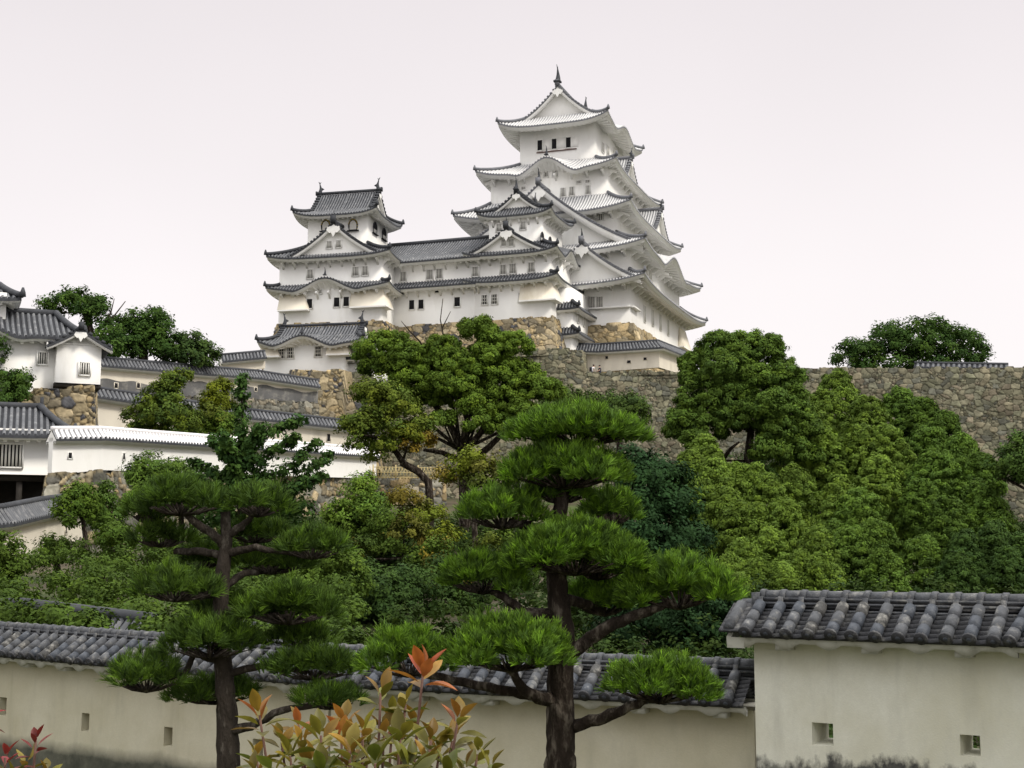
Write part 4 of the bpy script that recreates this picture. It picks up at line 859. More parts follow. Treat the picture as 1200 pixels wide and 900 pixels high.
def tree(kind, label, cat, Y, lobes, trunk=(), base=G_CAM, seed=0, per=26, size=.16, tuft=.42, density=1.0, group=None, bark='bark', spread=.5, squash=.85, flat=.55, elong=1.0, ground=None, back=True, branches=(), hue=(1.35, 1.2, .8), minz=-.3, shell=.8, stag=.45, cauli=0, align=.36, grow=1.14, skirt_=False):
    L_ = px_lobes(lobes, Y, seed, spread, squash, back, stag=stag, grow=grow)
    L_orig = list(L_)
    if skirt_: L_ = [[*l[:3], *l[3:6], *l[6:]] for i_, l in enumerate(L_) if i_ % 4 != 3]; L_ = L_ + [[l[0], l[1] - .1, l[2] + l[5] * .72, l[3] * .58, l[4] * .58, l[5] * .55, *l[6:]] for l in L_] + [[l[0], l[1] + .25, l[2] - l[5] * 1.1, l[3] * .92, l[4] * .92, l[5] * .9, *l[6:]] for l in L_]
    if cauli:
        g = np.random.default_rng(seed + 7); L2 = []
        for l in L_:
            R_ = np.array(l[3:6]); c = np.array(l[:3]); cl_ = np.array(l[6] if len(l) > 6 else base) * g.uniform(.78, 1.25); L2.append([*c, *(R_ * .88), cl_])
            for k_ in range(cauli):
                d = g.standard_normal(3); d /= np.linalg.norm(d); d[2] = abs(d[2]) * 1.2 - .35; d[1] = -abs(d[1]) if g.random() < .7 else d[1]
                L2.append([*(c + d / np.linalg.norm(d) * R_ * g.uniform(.84, .94)), *(R_ * g.uniform(.10, .19)), cl_])
        L_ = L2
    xm = np.mean([l[0] for l in L_]); ym = np.mean([l[1] for l in L_])
    if trunk: b = at(trunk[0][0], trunk[0][1], Y); xm, ym = b[0], b[1]
    z0 = float(terr(np.array(xm), np.array(ym))) if ground is None else ground
    root = thing(kind, label, cat, (xm, ym, z0), group)
    mb = MB(); leaf_cloud(mb, L_, int(per * 1.7), size * .66, base, hue, tuft, seed + 100, flat, elong, density * 1.15, minz=minz, shell=shell, align=align, lumpy=.45 if cauli else 1.0); mb.build('crown', 'leaf', root)
    tb = MB()
    if trunk:
        P = px_path([(p[0], p[1]) for p in trunk], Y); P = [np.array([P[0][0], P[0][1], min(z0, P[0][2]) - .2])] + P; rad = [p[2] / ppm(Y) for p in trunk]; rad = [rad[0] * 1.25] + rad
        tb.tube(P, rad, 8, wob=.05)
    else:
        lo = min(l[2] - l[5] for l in L_); zz = np.mean([l[2] for l in L_]); rr = .12 + .02 * (zz - z0)
        cy = np.mean([l[1] for l in L_]); tb.tube([(xm, cy, z0 - .2), (xm + .1, cy, (z0 + zz) / 2), (xm, cy, zz)], [rr * 1.3, rr, rr * .5], 7, wob=.05)
    for br in branches:
        g = np.random.default_rng(len(br) + seed); dy = np.linspace(0, g.uniform(-1, .6) * 1.5, len(br)); tb.tube(px_path(br, Y, dy), [p[2] / ppm(Y) for p in br], 6, wob=.06)
    # limbs reaching into the lobes
    if trunk:
        tops = np.array(P[1:])
        for l in (L_orig[::2] if not branches else L_orig[::7]):
            e = np.array(l[:3]); 
            cand = tops[tops[:, 2] < e[2] + .2]; 
            if len(cand) == 0: cand = tops[:1]
            s = cand[np.argmin(np.linalg.norm(cand - e, axis=1))]; m_ = (s + e) / 2 + np.array([0, 0, -.12 * np.linalg.norm(e - s)])
            r0 = min(rad) * .42; tb.tube([s, m_, e], [r0, r0 * .7, r0 * .25], 5)
    tb.build('trunk', bark, root)
    return root
# ================================================================== trees (pixel outlines taken once, each lobe at its own distance)
tree('broadleaf_tree', 'dark airy tree behind the corner turret, nearest to it on the left skyline', 'tree', 113, [(53, 357, 10), (66, 362, 12), (80, 351, 15), (93, 349, 12), (107, 359, 14), (120, 357, 10), (112, 373, 15), (128, 391, 15), (96, 366, 14), (125, 408, 16)], [(106, 425, 6), (108, 400, 5), (104, 378, 4), (98, 365, 3)], G_DARK, 1, 22, .22, .55, .8, 'trees behind the walls on the left skyline', branches=[[(112, 390, 3), (122, 380, 2), (134, 370, 1), (147, 353, .5)], [(122, 380, 2), (130, 366, 1), (134, 350, .4)]], hue=(1.6, 1.35, .9))
tree('broadleaf_tree', 'dense dark rounded tree in the middle of the left skyline', 'tree', 116, [(160, 378, 16), (181, 370, 12), (190, 380, 12), (149, 389, 16), (171, 402, 20), (149, 413, 18), (190, 400, 16), (176, 388, 16), (135, 402, 14), (195, 415, 14)], [(168, 432, 6), (168, 405, 5), (172, 385, 3)], G_DARK, 2, 24, .22, .55, .9, 'trees behind the walls on the left skyline', hue=(1.6, 1.35, .9))
tree('broadleaf_tree', 'lower paler tree at the right end of the left skyline trees', 'tree', 118, [(213, 408, 14), (229, 404, 14), (240, 413, 14), (222, 418, 15), (252, 418, 9), (205, 420, 14), (213, 396, 5), (236, 425, 12)], [(225, 436, 4), (226, 418, 3)], (.034, .066, .02), 3, 22, .20, .5, .9, 'trees behind the walls on the left skyline', hue=(1.6, 1.35, .9))
tree('broadleaf_tree', 'wide dark tree rising behind the right terrace wall', 'tree', 150, [(999, 411, 15), (983, 422, 8), (1041, 391, 16), (1030, 408, 18), (1058, 412, 20), (1078, 386, 14), (1095, 384, 12), (1095, 398, 15), (1080, 410, 18), (1115, 391, 13), (1126, 402, 15), (1139, 394, 8), (1145, 410, 11), (1115, 416, 16), (1050, 395, 10), (1012, 418, 14), (1150, 420, 9), (1010, 428, 12), (1030, 430, 13), (1055, 430, 14), (1085, 428, 14), (1110, 430, 14), (1135, 426, 12)], [(1070, 440, 6), (1070, 415, 5), (1074, 400, 4)], G_DARK, 4, 22, .26, .65, .9, hue=(1.7, 1.4, .9), spread=.35)

# left middle ground
tree('conifer', 'drooping yellow-green conifer between the stepped walls', 'tree', 90, [(203, 445, 10), (216, 441, 9), (198, 452, 10), (187, 463, 15), (200, 468, 13), (172, 478, 14), (192, 488, 20), (156, 488, 9), (210, 485, 14), (176, 500, 16), (205, 505, 16), (222, 500, 12), (160, 505, 10)], [(193, 520, 4), (195, 480, 3), (203, 452, 2)], (.050, .088, .018), 5, 24, .15, .36, 1.1, hue=(2.2, 1.7, .8))
tree('conifer', 'golden young conifer leaning right beside the stepped walls', 'tree', 92, [(262, 452, 9, G_YEL), (254, 459, 11, G_YEL), (246, 473, 14, G_YEL), (258, 470, 8, G_YEL), (248, 490, 17, (.09, .12, .02)), (236, 495, 13, (.07, .11, .02)), (262, 492, 12, G_CAM), (240, 508, 15, G_CAM), (270, 478, 7, G_YEL), (268, 505, 14, G_CAM)], [(246, 520, 3), (250, 480, 2)], G_YEL, 6, 24, .14, .34, 1.1)
tree('broadleaf_shrub', 'small round green tree at the left edge below the corner turret', 'tree', 82.6, [(24, 444, 12), (10, 455, 14), (20, 464, 11), (5, 470, 12), (30, 453, 7), (0, 440, 8), (-8, 420, 12), (-10, 405, 14)], [(8, 505, 2.5), (10, 460, 2)], (.045, .09, .02), 7, 24, .13, .32, 1.0, ground=6)
tree('clipped_tree', 'small clipped tree with a clear stem before the old cream wall', 'tree', 55, [(91, 590, 21), (80, 598, 14), (103, 600, 14), (92, 578, 12), (82, 612, 9)], [(103, 655, 3.2), (100, 630, 2.8), (97, 610, 2.5), (92, 595, 2)], G_CAM, 8, 26, .10, .27, 1.1)
tree('clipped_tree', 'pointed small tree just right of the clear-stemmed clipped tree', 'tree', 57, [(123, 583, 10), (120, 598, 16), (130, 612, 14), (112, 612, 13), (124, 572, 6)], [(124, 665, 3), (123, 620, 2)], (.056, .105, .02), 9, 26, .10, .27, 1.1)
tree('clipped_tree', 'short ball-shaped tree in front of the pointed small tree', 'tree', 53, [(136, 630, 17), (125, 634, 11), (148, 634, 11)], [(129, 668, 3), (133, 640, 2)], G_CAM, 10, 26, .10, .27, 1.1)
tree('broadleaf_shrub', 'bright green rounded tree hiding the foot of the bright white wall, on its left part', 'tree', 68, [(176, 551, 20), (164, 563, 16), (190, 562, 16), (178, 575, 20), (165, 590, 20), (190, 590, 18)], [(176, 640, 4), (176, 590, 3)], (.060, .110, .022), 11, 26, .12, .32, 1.1, hue=(1.5, 1.35, .8))
tree('broadleaf_shrub', 'second bright green bush right beside it, lower and narrower', 'tree', 69, [(208, 553, 15), (220, 562, 14), (212, 575, 18), (228, 582, 16), (212, 595, 18)], [(213, 640, 4), (212, 590, 3)], (.058, .105, .022), 12, 26, .12, .32, 1.1, hue=(1.5, 1.35, .8))
tree('broadleaf_shrub', 'leafy shrub climbing the old cream wall at the far left edge', 'shrub', 48, [(5, 640, 16), (8, 664, 18), (-8, 655, 20), (14, 684, 14), (0, 690, 18)], [], G_MID, 13, 24, .11, .3, 1.0)
tree('broadleaf_shrub', 'dense little shrub on the stone footing of the old cream wall', 'shrub', 58, [(62, 640, 13), (72, 644, 10), (55, 650, 10), (68, 655, 12)], [], G_HEDGE, 14, 24, .10, .27, 1.0)

# ginkgo with rising branches
gx = 62.0
gk = thing('ginkgo_tree', 'dark ginkgo with a spire top and steeply rising side branches before the bright white wall', 'tree', (*at(284, 640, gx)[:2], 3.2))
paths = [[(284, 443), (284, 480), (283, 520), (282, 570)], [(286, 528), (305, 512), (330, 502), (352, 492)], [(288, 543), (312, 534), (332, 523), (348, 512)], [(300, 560), (335, 552), (352, 536), (369, 519)], [(310, 575), (345, 566), (366, 550), (385, 533)], [(320, 585), (350, 575), (378, 556)], [(280, 545), (266, 535), (249, 515)], [(278, 562), (258, 556), (240, 549), (224, 543)], [(276, 575), (250, 572), (232, 562)], [(282, 548), (268, 528), (262, 512)], [(290, 530), (300, 517), (306, 500)]]
mb = MB(); tb = MB(); g_ = np.random.default_rng(5); lob = []
for k_, pth in enumerate(paths):
    pa = np.array(pth, float); dY = (0 if k_ == 0 else g_.uniform(-2.2, 1.6)); n = 14 if k_ == 0 else 9
    tt = np.linspace(0, 1, n); xs_ = np.interp(tt, np.linspace(0, 1, len(pa)), pa[:, 0]); ys_ = np.interp(tt, np.linspace(0, 1, len(pa)), pa[:, 1])
    wp = []
    for i, (x, y) in enumerate(zip(xs_, ys_)):
        f_ = i / (n - 1); r = (4.5 + (f_ * 9 if k_ == 0 else (1 - f_) * 6.5)) / ppm(gx); p = at(x + g_.uniform(-2, 2), y + g_.uniform(-2, 2), gx + dY * (f_ if k_ else 0)); wp.append(p); lob.append([*p, r, r, r * .9])
    tb.tube(wp if k_ else wp[::-1], np.linspace(.09, .03, n), 5)
for x, y, r in ((300, 575, 22), (268, 572, 18), (335, 585, 22), (250, 588, 18), (315, 602, 24), (285, 600, 24), (350, 600, 18), (265, 610, 22), (330, 622, 22), (290, 630, 24), (240, 608, 16), (300, 550, 14), (277, 552, 12)):
    p = at(x, y, gx + g_.uniform(-1.5, 1.5)); lob.append([*p, r / ppm(gx), r / ppm(gx), r / ppm(gx) * .8])
leaf_cloud(mb, lob, 17, .115, (.034, .076, .020), (1.6, 1.35, .9), .26, 55, .4, 1.0, 1.15); mb.build('crown', 'leaf', gk)
tb.tube([at(284, 690, gx) * [1, 1, 0] + [0, 0, 3.0], at(283, 620, gx), at(283, 560, gx), at(284, 500, gx)], [.28, .22, .15, .08], 8); tb.build('trunk', 'bark', gk)

# trees in the middle
cam_l = [(447, 413, 25), (479, 419, 19), (463, 404, 14), (519, 411, 18), (561, 387, 17), (573, 394, 12), (601, 408, 20), (577, 411, 20), (529, 437, 30), (572, 440, 30), (540, 464, 26), (588, 461, 28), (503, 427, 20), (555, 425, 22), (625, 461, 26), (641, 459, 16), (609, 440, 22), (560, 480, 20), (515, 455, 20), (600, 478, 20), (440, 432, 16), (460, 430, 16), (480, 442, 20), (498, 468, 18), (470, 466, 18), (560, 500, 14), (590, 500, 15), (618, 488, 17), (518, 492, 12), (545, 440, 22)]
tree('camphor_tree', 'tall open-crowned tree with forked dark limbs, before the stone base of the small towers', 'tree', 76, cam_l, [(548, 735, 8.5), (546, 640, 8), (545, 575, 7.5), (541, 528, 6)], (.072, .124, .019), 21, 24, .115, .26, .66, spread=.35, cauli=12, align=.22, flat=.2, shell=.92,
     branches=[[(541, 528, 5.5), (525, 492, 4.5), (503, 467, 4), (486, 445, 3), (470, 432, 2), (455, 438, 1.3)], [(541, 528, 5), (548, 492, 4), (538, 465, 3)], [(543, 530, 4.5), (563, 508, 3.5), (572, 488, 3), (585, 468, 2)], [(545, 545, 4.5), (572, 525, 4), (592, 505, 3), (600, 485, 2)], [(552, 490, 2.5), (551, 470, 2)], [(541, 540, 4), (518, 530, 3), (496, 527, 2)], [(505, 425, 1.6), (492, 400, 1.1), (480, 388, .8), (470, 376, .3)], [(512, 420, 1.5), (520, 395, 1.1), (516, 375, .7), (519, 350, .4)], [(518, 385, .8), (528, 365, .4)]], hue=(1.45, 1.3, .8))
tree('maple_tree', 'olive tree with tufts turning orange, leaning left of the tall open-crowned tree', 'tree', 71, [(449, 467, 24), (471, 480, 20), (412, 501, 16), (433, 461, 18), (428, 501, 17), (420, 520, 14), (440, 490, 18), (480, 510, 16, G_YEL), (465, 505, 16), (495, 500, 14), (478, 524, 11, G_ORG), (500, 517, 10, G_ORG), (450, 520, 14), (440, 535, 10)], [(505, 600, 5), (502, 565, 5), (490, 552, 4.5), (470, 542, 4)], (.074, .118, .020), 22, 24, .13, .34, 1.05, branches=[[(490, 552, 4), (475, 545, 3.5), (464, 528, 2.5), (455, 500, 1.5)], [(470, 520, 2), (440, 512, 1.4), (415, 508, 1)]], hue=(1.6, 1.25, .8))
tree('maple_tree', 'yellowing small-leaved tree with an orange tinge beside the tall trunk', 'tree', 60, [(552, 542, 18, G_YEL), (570, 550, 16, (.10, .11, .024)), (538, 556, 13, G_YEL), (588, 556, 12, (.09, .10, .024)), (560, 566, 15, (.07, .10, .02)), (583, 575, 13, G_MID), (600, 560, 10, G_MID), (520, 558, 11, G_ORG)], [(560, 690, 4), (556, 620, 3.5), (556, 570, 2.5)], G_YEL, 23, 22, .12, .33, .95)
tree('broadleaf_shrub', 'brightest light green bush left of the tall tree trunk', 'tree', 58, [(424, 568, 14, G_BRIGHT), (418, 588, 19, G_BRIGHT), (406, 605, 18, G_BRIGHT), (432, 602, 18, (.07, .13, .022)), (445, 590, 13, (.07, .13, .022)), (396, 622, 16, (.06, .11, .02)), (424, 622, 18, G_MID)], [(420, 690, 4), (420, 610, 3)], G_BRIGHT, 24, 26, .11, .3, 1.1)
tree('maple_tree', 'low bushy tree with amber leaf tips in the middle distance', 'tree', 56, [(472, 584, 15, G_ORG), (486, 598, 14, (.10, .11, .025)), (500, 606, 16, G_YEL), (455, 612, 18, G_MID), (480, 626, 20, (.09, .10, .022)), (508, 645, 18, G_ORG), (490, 655, 18, G_MID), (450, 640, 18, G_MID), (425, 645, 18, (.05, .085, .018)), (520, 628, 14, G_YEL), (405, 650, 16, G_ORG), (380, 645, 14, G_MID)], [(470, 720, 4), (474, 650, 3)], G_MID, 25, 24, .11, .31, 1.0, branches=[[(535, 650, 3), (508, 640, 2.6), (488, 652, 2.4), (466, 655, 1.6), (440, 655, 1)]])
for k_, (lab, lb) in enumerate((('dark shrub between the left pine and the cloud pine', [(430, 690, 30), (455, 710, 32), (410, 720, 26), (440, 735, 26), (470, 690, 24), (395, 695, 22)]), ('dark shrub around the foot of the tall trunk', [(505, 690, 26), (525, 715, 28), (495, 735, 26), (540, 735, 22), (560, 715, 18), (520, 665, 16)]))):
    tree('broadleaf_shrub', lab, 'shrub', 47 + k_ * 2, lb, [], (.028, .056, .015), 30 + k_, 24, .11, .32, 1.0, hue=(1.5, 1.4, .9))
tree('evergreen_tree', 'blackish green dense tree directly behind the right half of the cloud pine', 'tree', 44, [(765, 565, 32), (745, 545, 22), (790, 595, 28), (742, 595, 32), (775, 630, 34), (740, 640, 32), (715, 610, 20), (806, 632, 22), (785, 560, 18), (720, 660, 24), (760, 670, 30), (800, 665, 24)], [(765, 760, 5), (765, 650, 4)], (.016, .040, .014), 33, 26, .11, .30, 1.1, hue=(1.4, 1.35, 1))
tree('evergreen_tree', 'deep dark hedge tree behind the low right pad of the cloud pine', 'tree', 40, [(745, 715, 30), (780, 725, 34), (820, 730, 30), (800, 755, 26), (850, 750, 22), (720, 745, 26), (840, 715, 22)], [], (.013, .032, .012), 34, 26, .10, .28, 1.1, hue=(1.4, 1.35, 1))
tree('broadleaf_shrub', 'light bush peeping over the top of the cloud pine on its right', 'tree', 88, [(735, 478, 17), (715, 474, 14), (750, 488, 13), (722, 490, 16), (695, 468, 10)], [], (.050, .088, .022), 35, 24, .15, .4, 1.0, ground=9)
tree('broadleaf_shrub', 'light bush peeping over the top of the cloud pine on its left', 'tree', 90, [(668, 468, 14), (650, 478, 14), (680, 480, 14), (640, 490, 14)], [], (.050, .088, .022), 36, 24, .15, .4, 1.0, ground=9)

tree('broadleaf_tree', 'small olive tree with thin crown just left of the cloud pine, before the terrace stones', 'tree', 52, [(512, 640, 13, G_MID), (575, 640, 12, (.06, .085, .014)), (515, 668, 15, (.09, .10, .016)), (530, 690, 16, G_ORG), (585, 630, 12, G_MID), (600, 690, 18, G_DARK), (580, 715, 18, G_DARK)], [(520, 745, 3), (522, 670, 2)], G_MID, 37, 24, .11, .30, .9)
tree('broadleaf_shrub', 'mid green bush low between the left pine and the yellowing trees', 'shrub', 45, [(395, 660, 18), (372, 672, 18), (412, 672, 16), (385, 690, 18), (355, 690, 16), (425, 690, 14)], [], G_MID, 38, 24, .10, .28, 1.0)

# the great mass of round-headed trees at the right
C1 = (.070, .124, .023); C2 = (.063, .114, .021); C3 = (.088, .142, .025)
tree('camphor_tree', 'tallest round-headed tree of the right group, its stems showing under the crown', 'tree', 72, [(842, 412, 24), (870, 414, 28), (899, 414, 22), (813, 428, 15), (909, 444, 28), (877, 447, 28), (849, 437, 27), (820, 469, 23), (801, 494, 18), (842, 483, 28), (874, 494, 28), (902, 480, 26), (909, 508, 24), (827, 505, 18), (922, 465, 20), (930, 487, 19), (858, 462, 24), (812, 448, 14), (925, 515, 22), (940, 505, 20), (900, 530, 20), (815, 520, 15), (795, 508, 13), (935, 535, 22)], [(874, 640, 6), (876, 575, 6), (876, 540, 5), (880, 505, 4)], C2, 41, 24, .11, .24, .62, cauli=16, align=.2, flat=.15, minz=-.3, shell=.92, branches=[[(868, 572, 4.5), (852, 553, 4.5), (845, 533, 4), (836, 522, 2.5), (820, 512, 1.3)], [(852, 556, 2.5), (868, 545, 2), (885, 538, 1.3), (905, 535, .8)], [(846, 540, 2.6), (856, 526, 2), (866, 518, 1.2)]], spread=.4, hue=(1.4, 1.25, .8))
def dm(*L): return [(762 + .583 * x, 375 + .583 * y, .583 * r) for x, y, r in L]
groups = [
 ('big domed tree right of the tallest one in the right group', 76, dm((375, 175, 48), (350, 215, 45), (325, 250, 45), (400, 235, 45), (345, 300, 48), (300, 290, 42)), C3),
 ('broad tree with a pale domed head in the middle of the right group', 70, dm((435, 250, 62), (420, 310, 60), (475, 310, 58), (400, 345, 55), (460, 370, 55), (380, 395, 45)), C3),
 ('tree standing behind the pale domed head, against the terrace wall', 80, dm((500, 215, 48), (545, 235, 48), (590, 262, 46), (520, 275, 50), (560, 300, 48)), C2),
 ('wide tree at the right end of the group, under the terrace wall', 66, dm((625, 300, 46), (575, 345, 55), (665, 335, 42), (615, 385, 68), (545, 400, 48), (670, 415, 52), (600, 455, 55), (650, 480, 50), (690, 470, 36)), C2),
 ('light bushy tree below the stems of the tallest right tree', 61, dm((110, 300, 42), (80, 325, 38), (130, 360, 46), (185, 375, 42), (100, 390, 40), (150, 410, 40), (165, 345, 34), (240, 335, 40), (205, 345, 34)), C3),
 ('tree with stacked round heads at the centre foot of the right group', 57, dm((235, 385, 46), (290, 365, 46), (270, 445, 50), (325, 420, 46), (215, 440, 40), (175, 445, 46), (240, 490, 38)), C3),
 ('dense low pointed tree between the middle and right trees of the group', 54, dm((420, 440, 62), (450, 500, 58), (400, 510, 55), (500, 490, 52), (545, 510, 44), (470, 545, 45), (370, 470, 40)), C1),
 ('low round bush just left of the near roof end', 49, dm((185, 500, 36), (160, 530, 34), (215, 540, 34), (250, 530, 32), (180, 570, 34)), C3),
 ('low round bush behind the ridge of the near right wall', 48, dm((335, 490, 46), (300, 525, 36), (345, 540, 40), (385, 550, 34), (270, 550, 34)), C3),
 ('darker green tree at the far right behind the near wall', 52, [(1130, 665, 26), (1160, 660, 26), (1120, 690, 24), (1150, 690, 26), (1180, 685, 24), (1195, 660, 20), (1165, 640, 18)], (.032, .062, .016)),
]
for k_, (lab, Y_, lb, c_) in enumerate(groups):
    tree('camphor_tree', lab, 'tree', Y_, lb, [(np.mean([q[0] for q in lb]), max(q[1] for q in lb) + 40, 5), (np.mean([q[0] for q in lb]), np.mean([q[1] for q in lb]), 3)], c_, 50 + k_, 22, .10 * Y_ / 68, .19 * Y_ / 68, .62, 'round-headed trees massed below the right terrace wall', hue=(1.4, 1.32, .85), spread=.35, minz=-.15, shell=.92, stag=2.6, squash=1.25, cauli=40, align=.16, grow=1.05, back=False, flat=.12, skirt_=True)
tree('camphor_tree', 'dark filler tree added behind the right group, shade of the gaps put in its leaf colour', 'tree', 88, [(950, 520, 34), (1000, 545, 40), (1050, 560, 40), (1100, 570, 40), (900, 560, 36), (960, 590, 40), (1020, 610, 40), (1080, 620, 40), (850, 600, 36), (1130, 600, 36)], [], (.030, .062, .014), 66, 26, .13, .36, 1.0, stag=.2)  # added as dark backing: leaf colour stands in for shade between the crowns
tree('broadleaf_tree', 'tree with a bare low limb cut off by the right edge of the picture', 'tree', 64, [(1188, 543, 20), (1200, 530, 18), (1215, 545, 26), (1180, 555, 12), (1205, 560, 16), (1197, 515, 8)], [(1235, 680, 6), (1230, 590, 5), (1215, 560, 4)], (.045, .085, .02), 65, 26, .12, .33, 1.0, branches=[[(1225, 580, 3), (1200, 572, 2), (1182, 563, 1.4), (1168, 560, .8)]])

# shrubs covering the slope on the left (a continuous planting nobody could count) 
mb = MB(); g_ = np.random.default_rng(77); lob = []
for k_ in range(230):
    py = g_.uniform(640, 735); px = g_.uniform(-30, 420); Y_ = np.interp(py, [640, 735], [56, 33]) + g_.uniform(-2, 2)
    p = at(px, py, Y_); r = g_.uniform(13, 22) / ppm(44) * (Y_ / 50); z = float(terr(p[0], p[1])); lob.append([p[0], p[1], max(p[2], z) , r, r, r * .7])
for k_ in range(120):
    px = g_.uniform(-20, 420); p = at(px, np.interp(px, [0, 420], [716, 756]) + g_.uniform(0, 22), np.interp(px, [0, 420], [33, 26.5]) + g_.uniform(-.6, .6)); r = g_.uniform(.28, .5)
    if not (118 < px < 172 or px < 6): lob.append([*p, r, r, r * .75])
leaf_cloud(mb, lob, 34, .07, G_HEDGE, (1.45, 1.35, .85), .30, 78, .7, 1.0, .9)
o = mb.build('shrubbery', 'leaf'); o['kind'] = 'stuff'; o['label'] = 'loose green shrubbery covering the slope behind the left garden wall'; o['category'] = 'shrubbery'
mb = MB(); lob = []
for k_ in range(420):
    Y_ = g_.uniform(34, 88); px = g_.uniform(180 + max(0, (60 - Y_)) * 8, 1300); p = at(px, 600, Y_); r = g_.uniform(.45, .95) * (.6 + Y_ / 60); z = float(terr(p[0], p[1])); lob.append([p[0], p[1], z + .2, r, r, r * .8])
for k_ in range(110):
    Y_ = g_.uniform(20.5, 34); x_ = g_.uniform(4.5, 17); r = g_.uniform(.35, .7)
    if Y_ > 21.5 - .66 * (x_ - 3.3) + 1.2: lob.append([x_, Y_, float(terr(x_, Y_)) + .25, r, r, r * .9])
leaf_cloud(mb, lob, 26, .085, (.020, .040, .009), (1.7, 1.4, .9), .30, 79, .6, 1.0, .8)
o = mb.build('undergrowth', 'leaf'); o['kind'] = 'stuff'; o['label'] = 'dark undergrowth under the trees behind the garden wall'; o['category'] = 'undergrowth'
mb = MB(); n = 9000; P = np.stack([g_.uniform(-16, -2, n), g_.uniform(14, 27, n), np.full(n, -.9)], 1); a_ = g_.uniform(0, 6.28, n); h_ = g_.uniform(.03, .12, n); w_ = .012
d_ = np.stack([np.cos(a_), np.sin(a_), 0 * a_], 1); tip = P + d_ * (h_ * .6)[:, None] + np.stack([0 * h_, 0 * h_, h_], 1); s_ = np.stack([-np.sin(a_), np.cos(a_), 0 * a_], 1) * w_
mb.add(np.stack([P - s_, P + s_, tip], 1).reshape(-1, 3), np.arange(3 * n).reshape(n, 3), 0, np.repeat(np.array([.05, .085, .02]) * g_.uniform(.6, 1.4, (n, 1)), 3, 0)); o = mb.build('grass', 'grass'); o['kind'] = 'stuff'; o['label'] = 'short grass at the foot of the left garden wall'; o['category'] = 'grass'

# ================================================================== pines
def needles(mb, c, r, ntuft, base, seed, nlen=.13, nn=16, droop=0.0, wid=.0042, under=.12, light=1.6):
    """flattened cloud pad: tufts of needles on its domed top and its rim"""
    g = np.random.default_rng(seed); c = np.asarray(c); r = np.asarray(r)
    d = g.standard_normal((ntuft * 4, 3)); d /= np.linalg.norm(d, axis=1)[:, None]; d = d[d[:, 2] > -.35][:ntuft]; n = len(d)
    # lumpy dome with a flatter underside
    lump = 1 + .14 * np.sin(d[:, 0] * 4 + seed) * np.cos(d[:, 1] * 5 + seed * 2) + .06 * g.standard_normal(n)
    q = d.copy(); q[:, 2] = np.where(q[:, 2] > 0, q[:, 2], q[:, 2] * under * 3)
    dep = np.where(g.random(n) < .8, g.uniform(.9, 1.03, n), g.uniform(.55, .9, n))
    T = c + q * r * (lump * dep)[:, None]
    ax = d * np.array([.8, .8, .7]) + np.array([0, 0, .75 - droop]) + g.standard_normal((n, 3)) * .22; ax /= np.linalg.norm(ax, axis=1)[:, None]
    tt = g.uniform(.5, 1.3, n); fresh = np.clip(g.normal(.4, .38, n), 0, 1)
    N = n * nn; A = np.repeat(ax, nn, 0); v = g.standard_normal((N, 3)); v -= (v * A).sum(1)[:, None] * A; v /= np.linalg.norm(v, axis=1)[:, None]
    spread = g.uniform(.15, .85, N)[:, None]; D = A + v * spread; D /= np.linalg.norm(D, axis=1)[:, None]
    Ln = nlen * g.uniform(.7, 1.2, N)[:, None]; B = np.repeat(T, nn, 0) - A * nlen * .25 + A * nlen * .5 * g.random((N, 1)); tip = B + D * Ln
    s = np.cross(D, g.standard_normal((N, 3))); s /= np.linalg.norm(s, axis=1)[:, None]; s *= wid
    V = np.stack([B - s, B + s, tip + s * .35, tip - s * .35], 1).reshape(-1, 3)
    col = np.array(base) * (1 + np.array([light * 1.0 - 1, light - 1, -.1]) * np.repeat(fresh, nn)[:, None]) * np.repeat(tt, nn)[:, None] * g.uniform(.8, 1.2, (N, 1))
    mb.add(V, np.arange(N * 4).reshape(N, 4), 0, np.repeat(col, 4, 0))
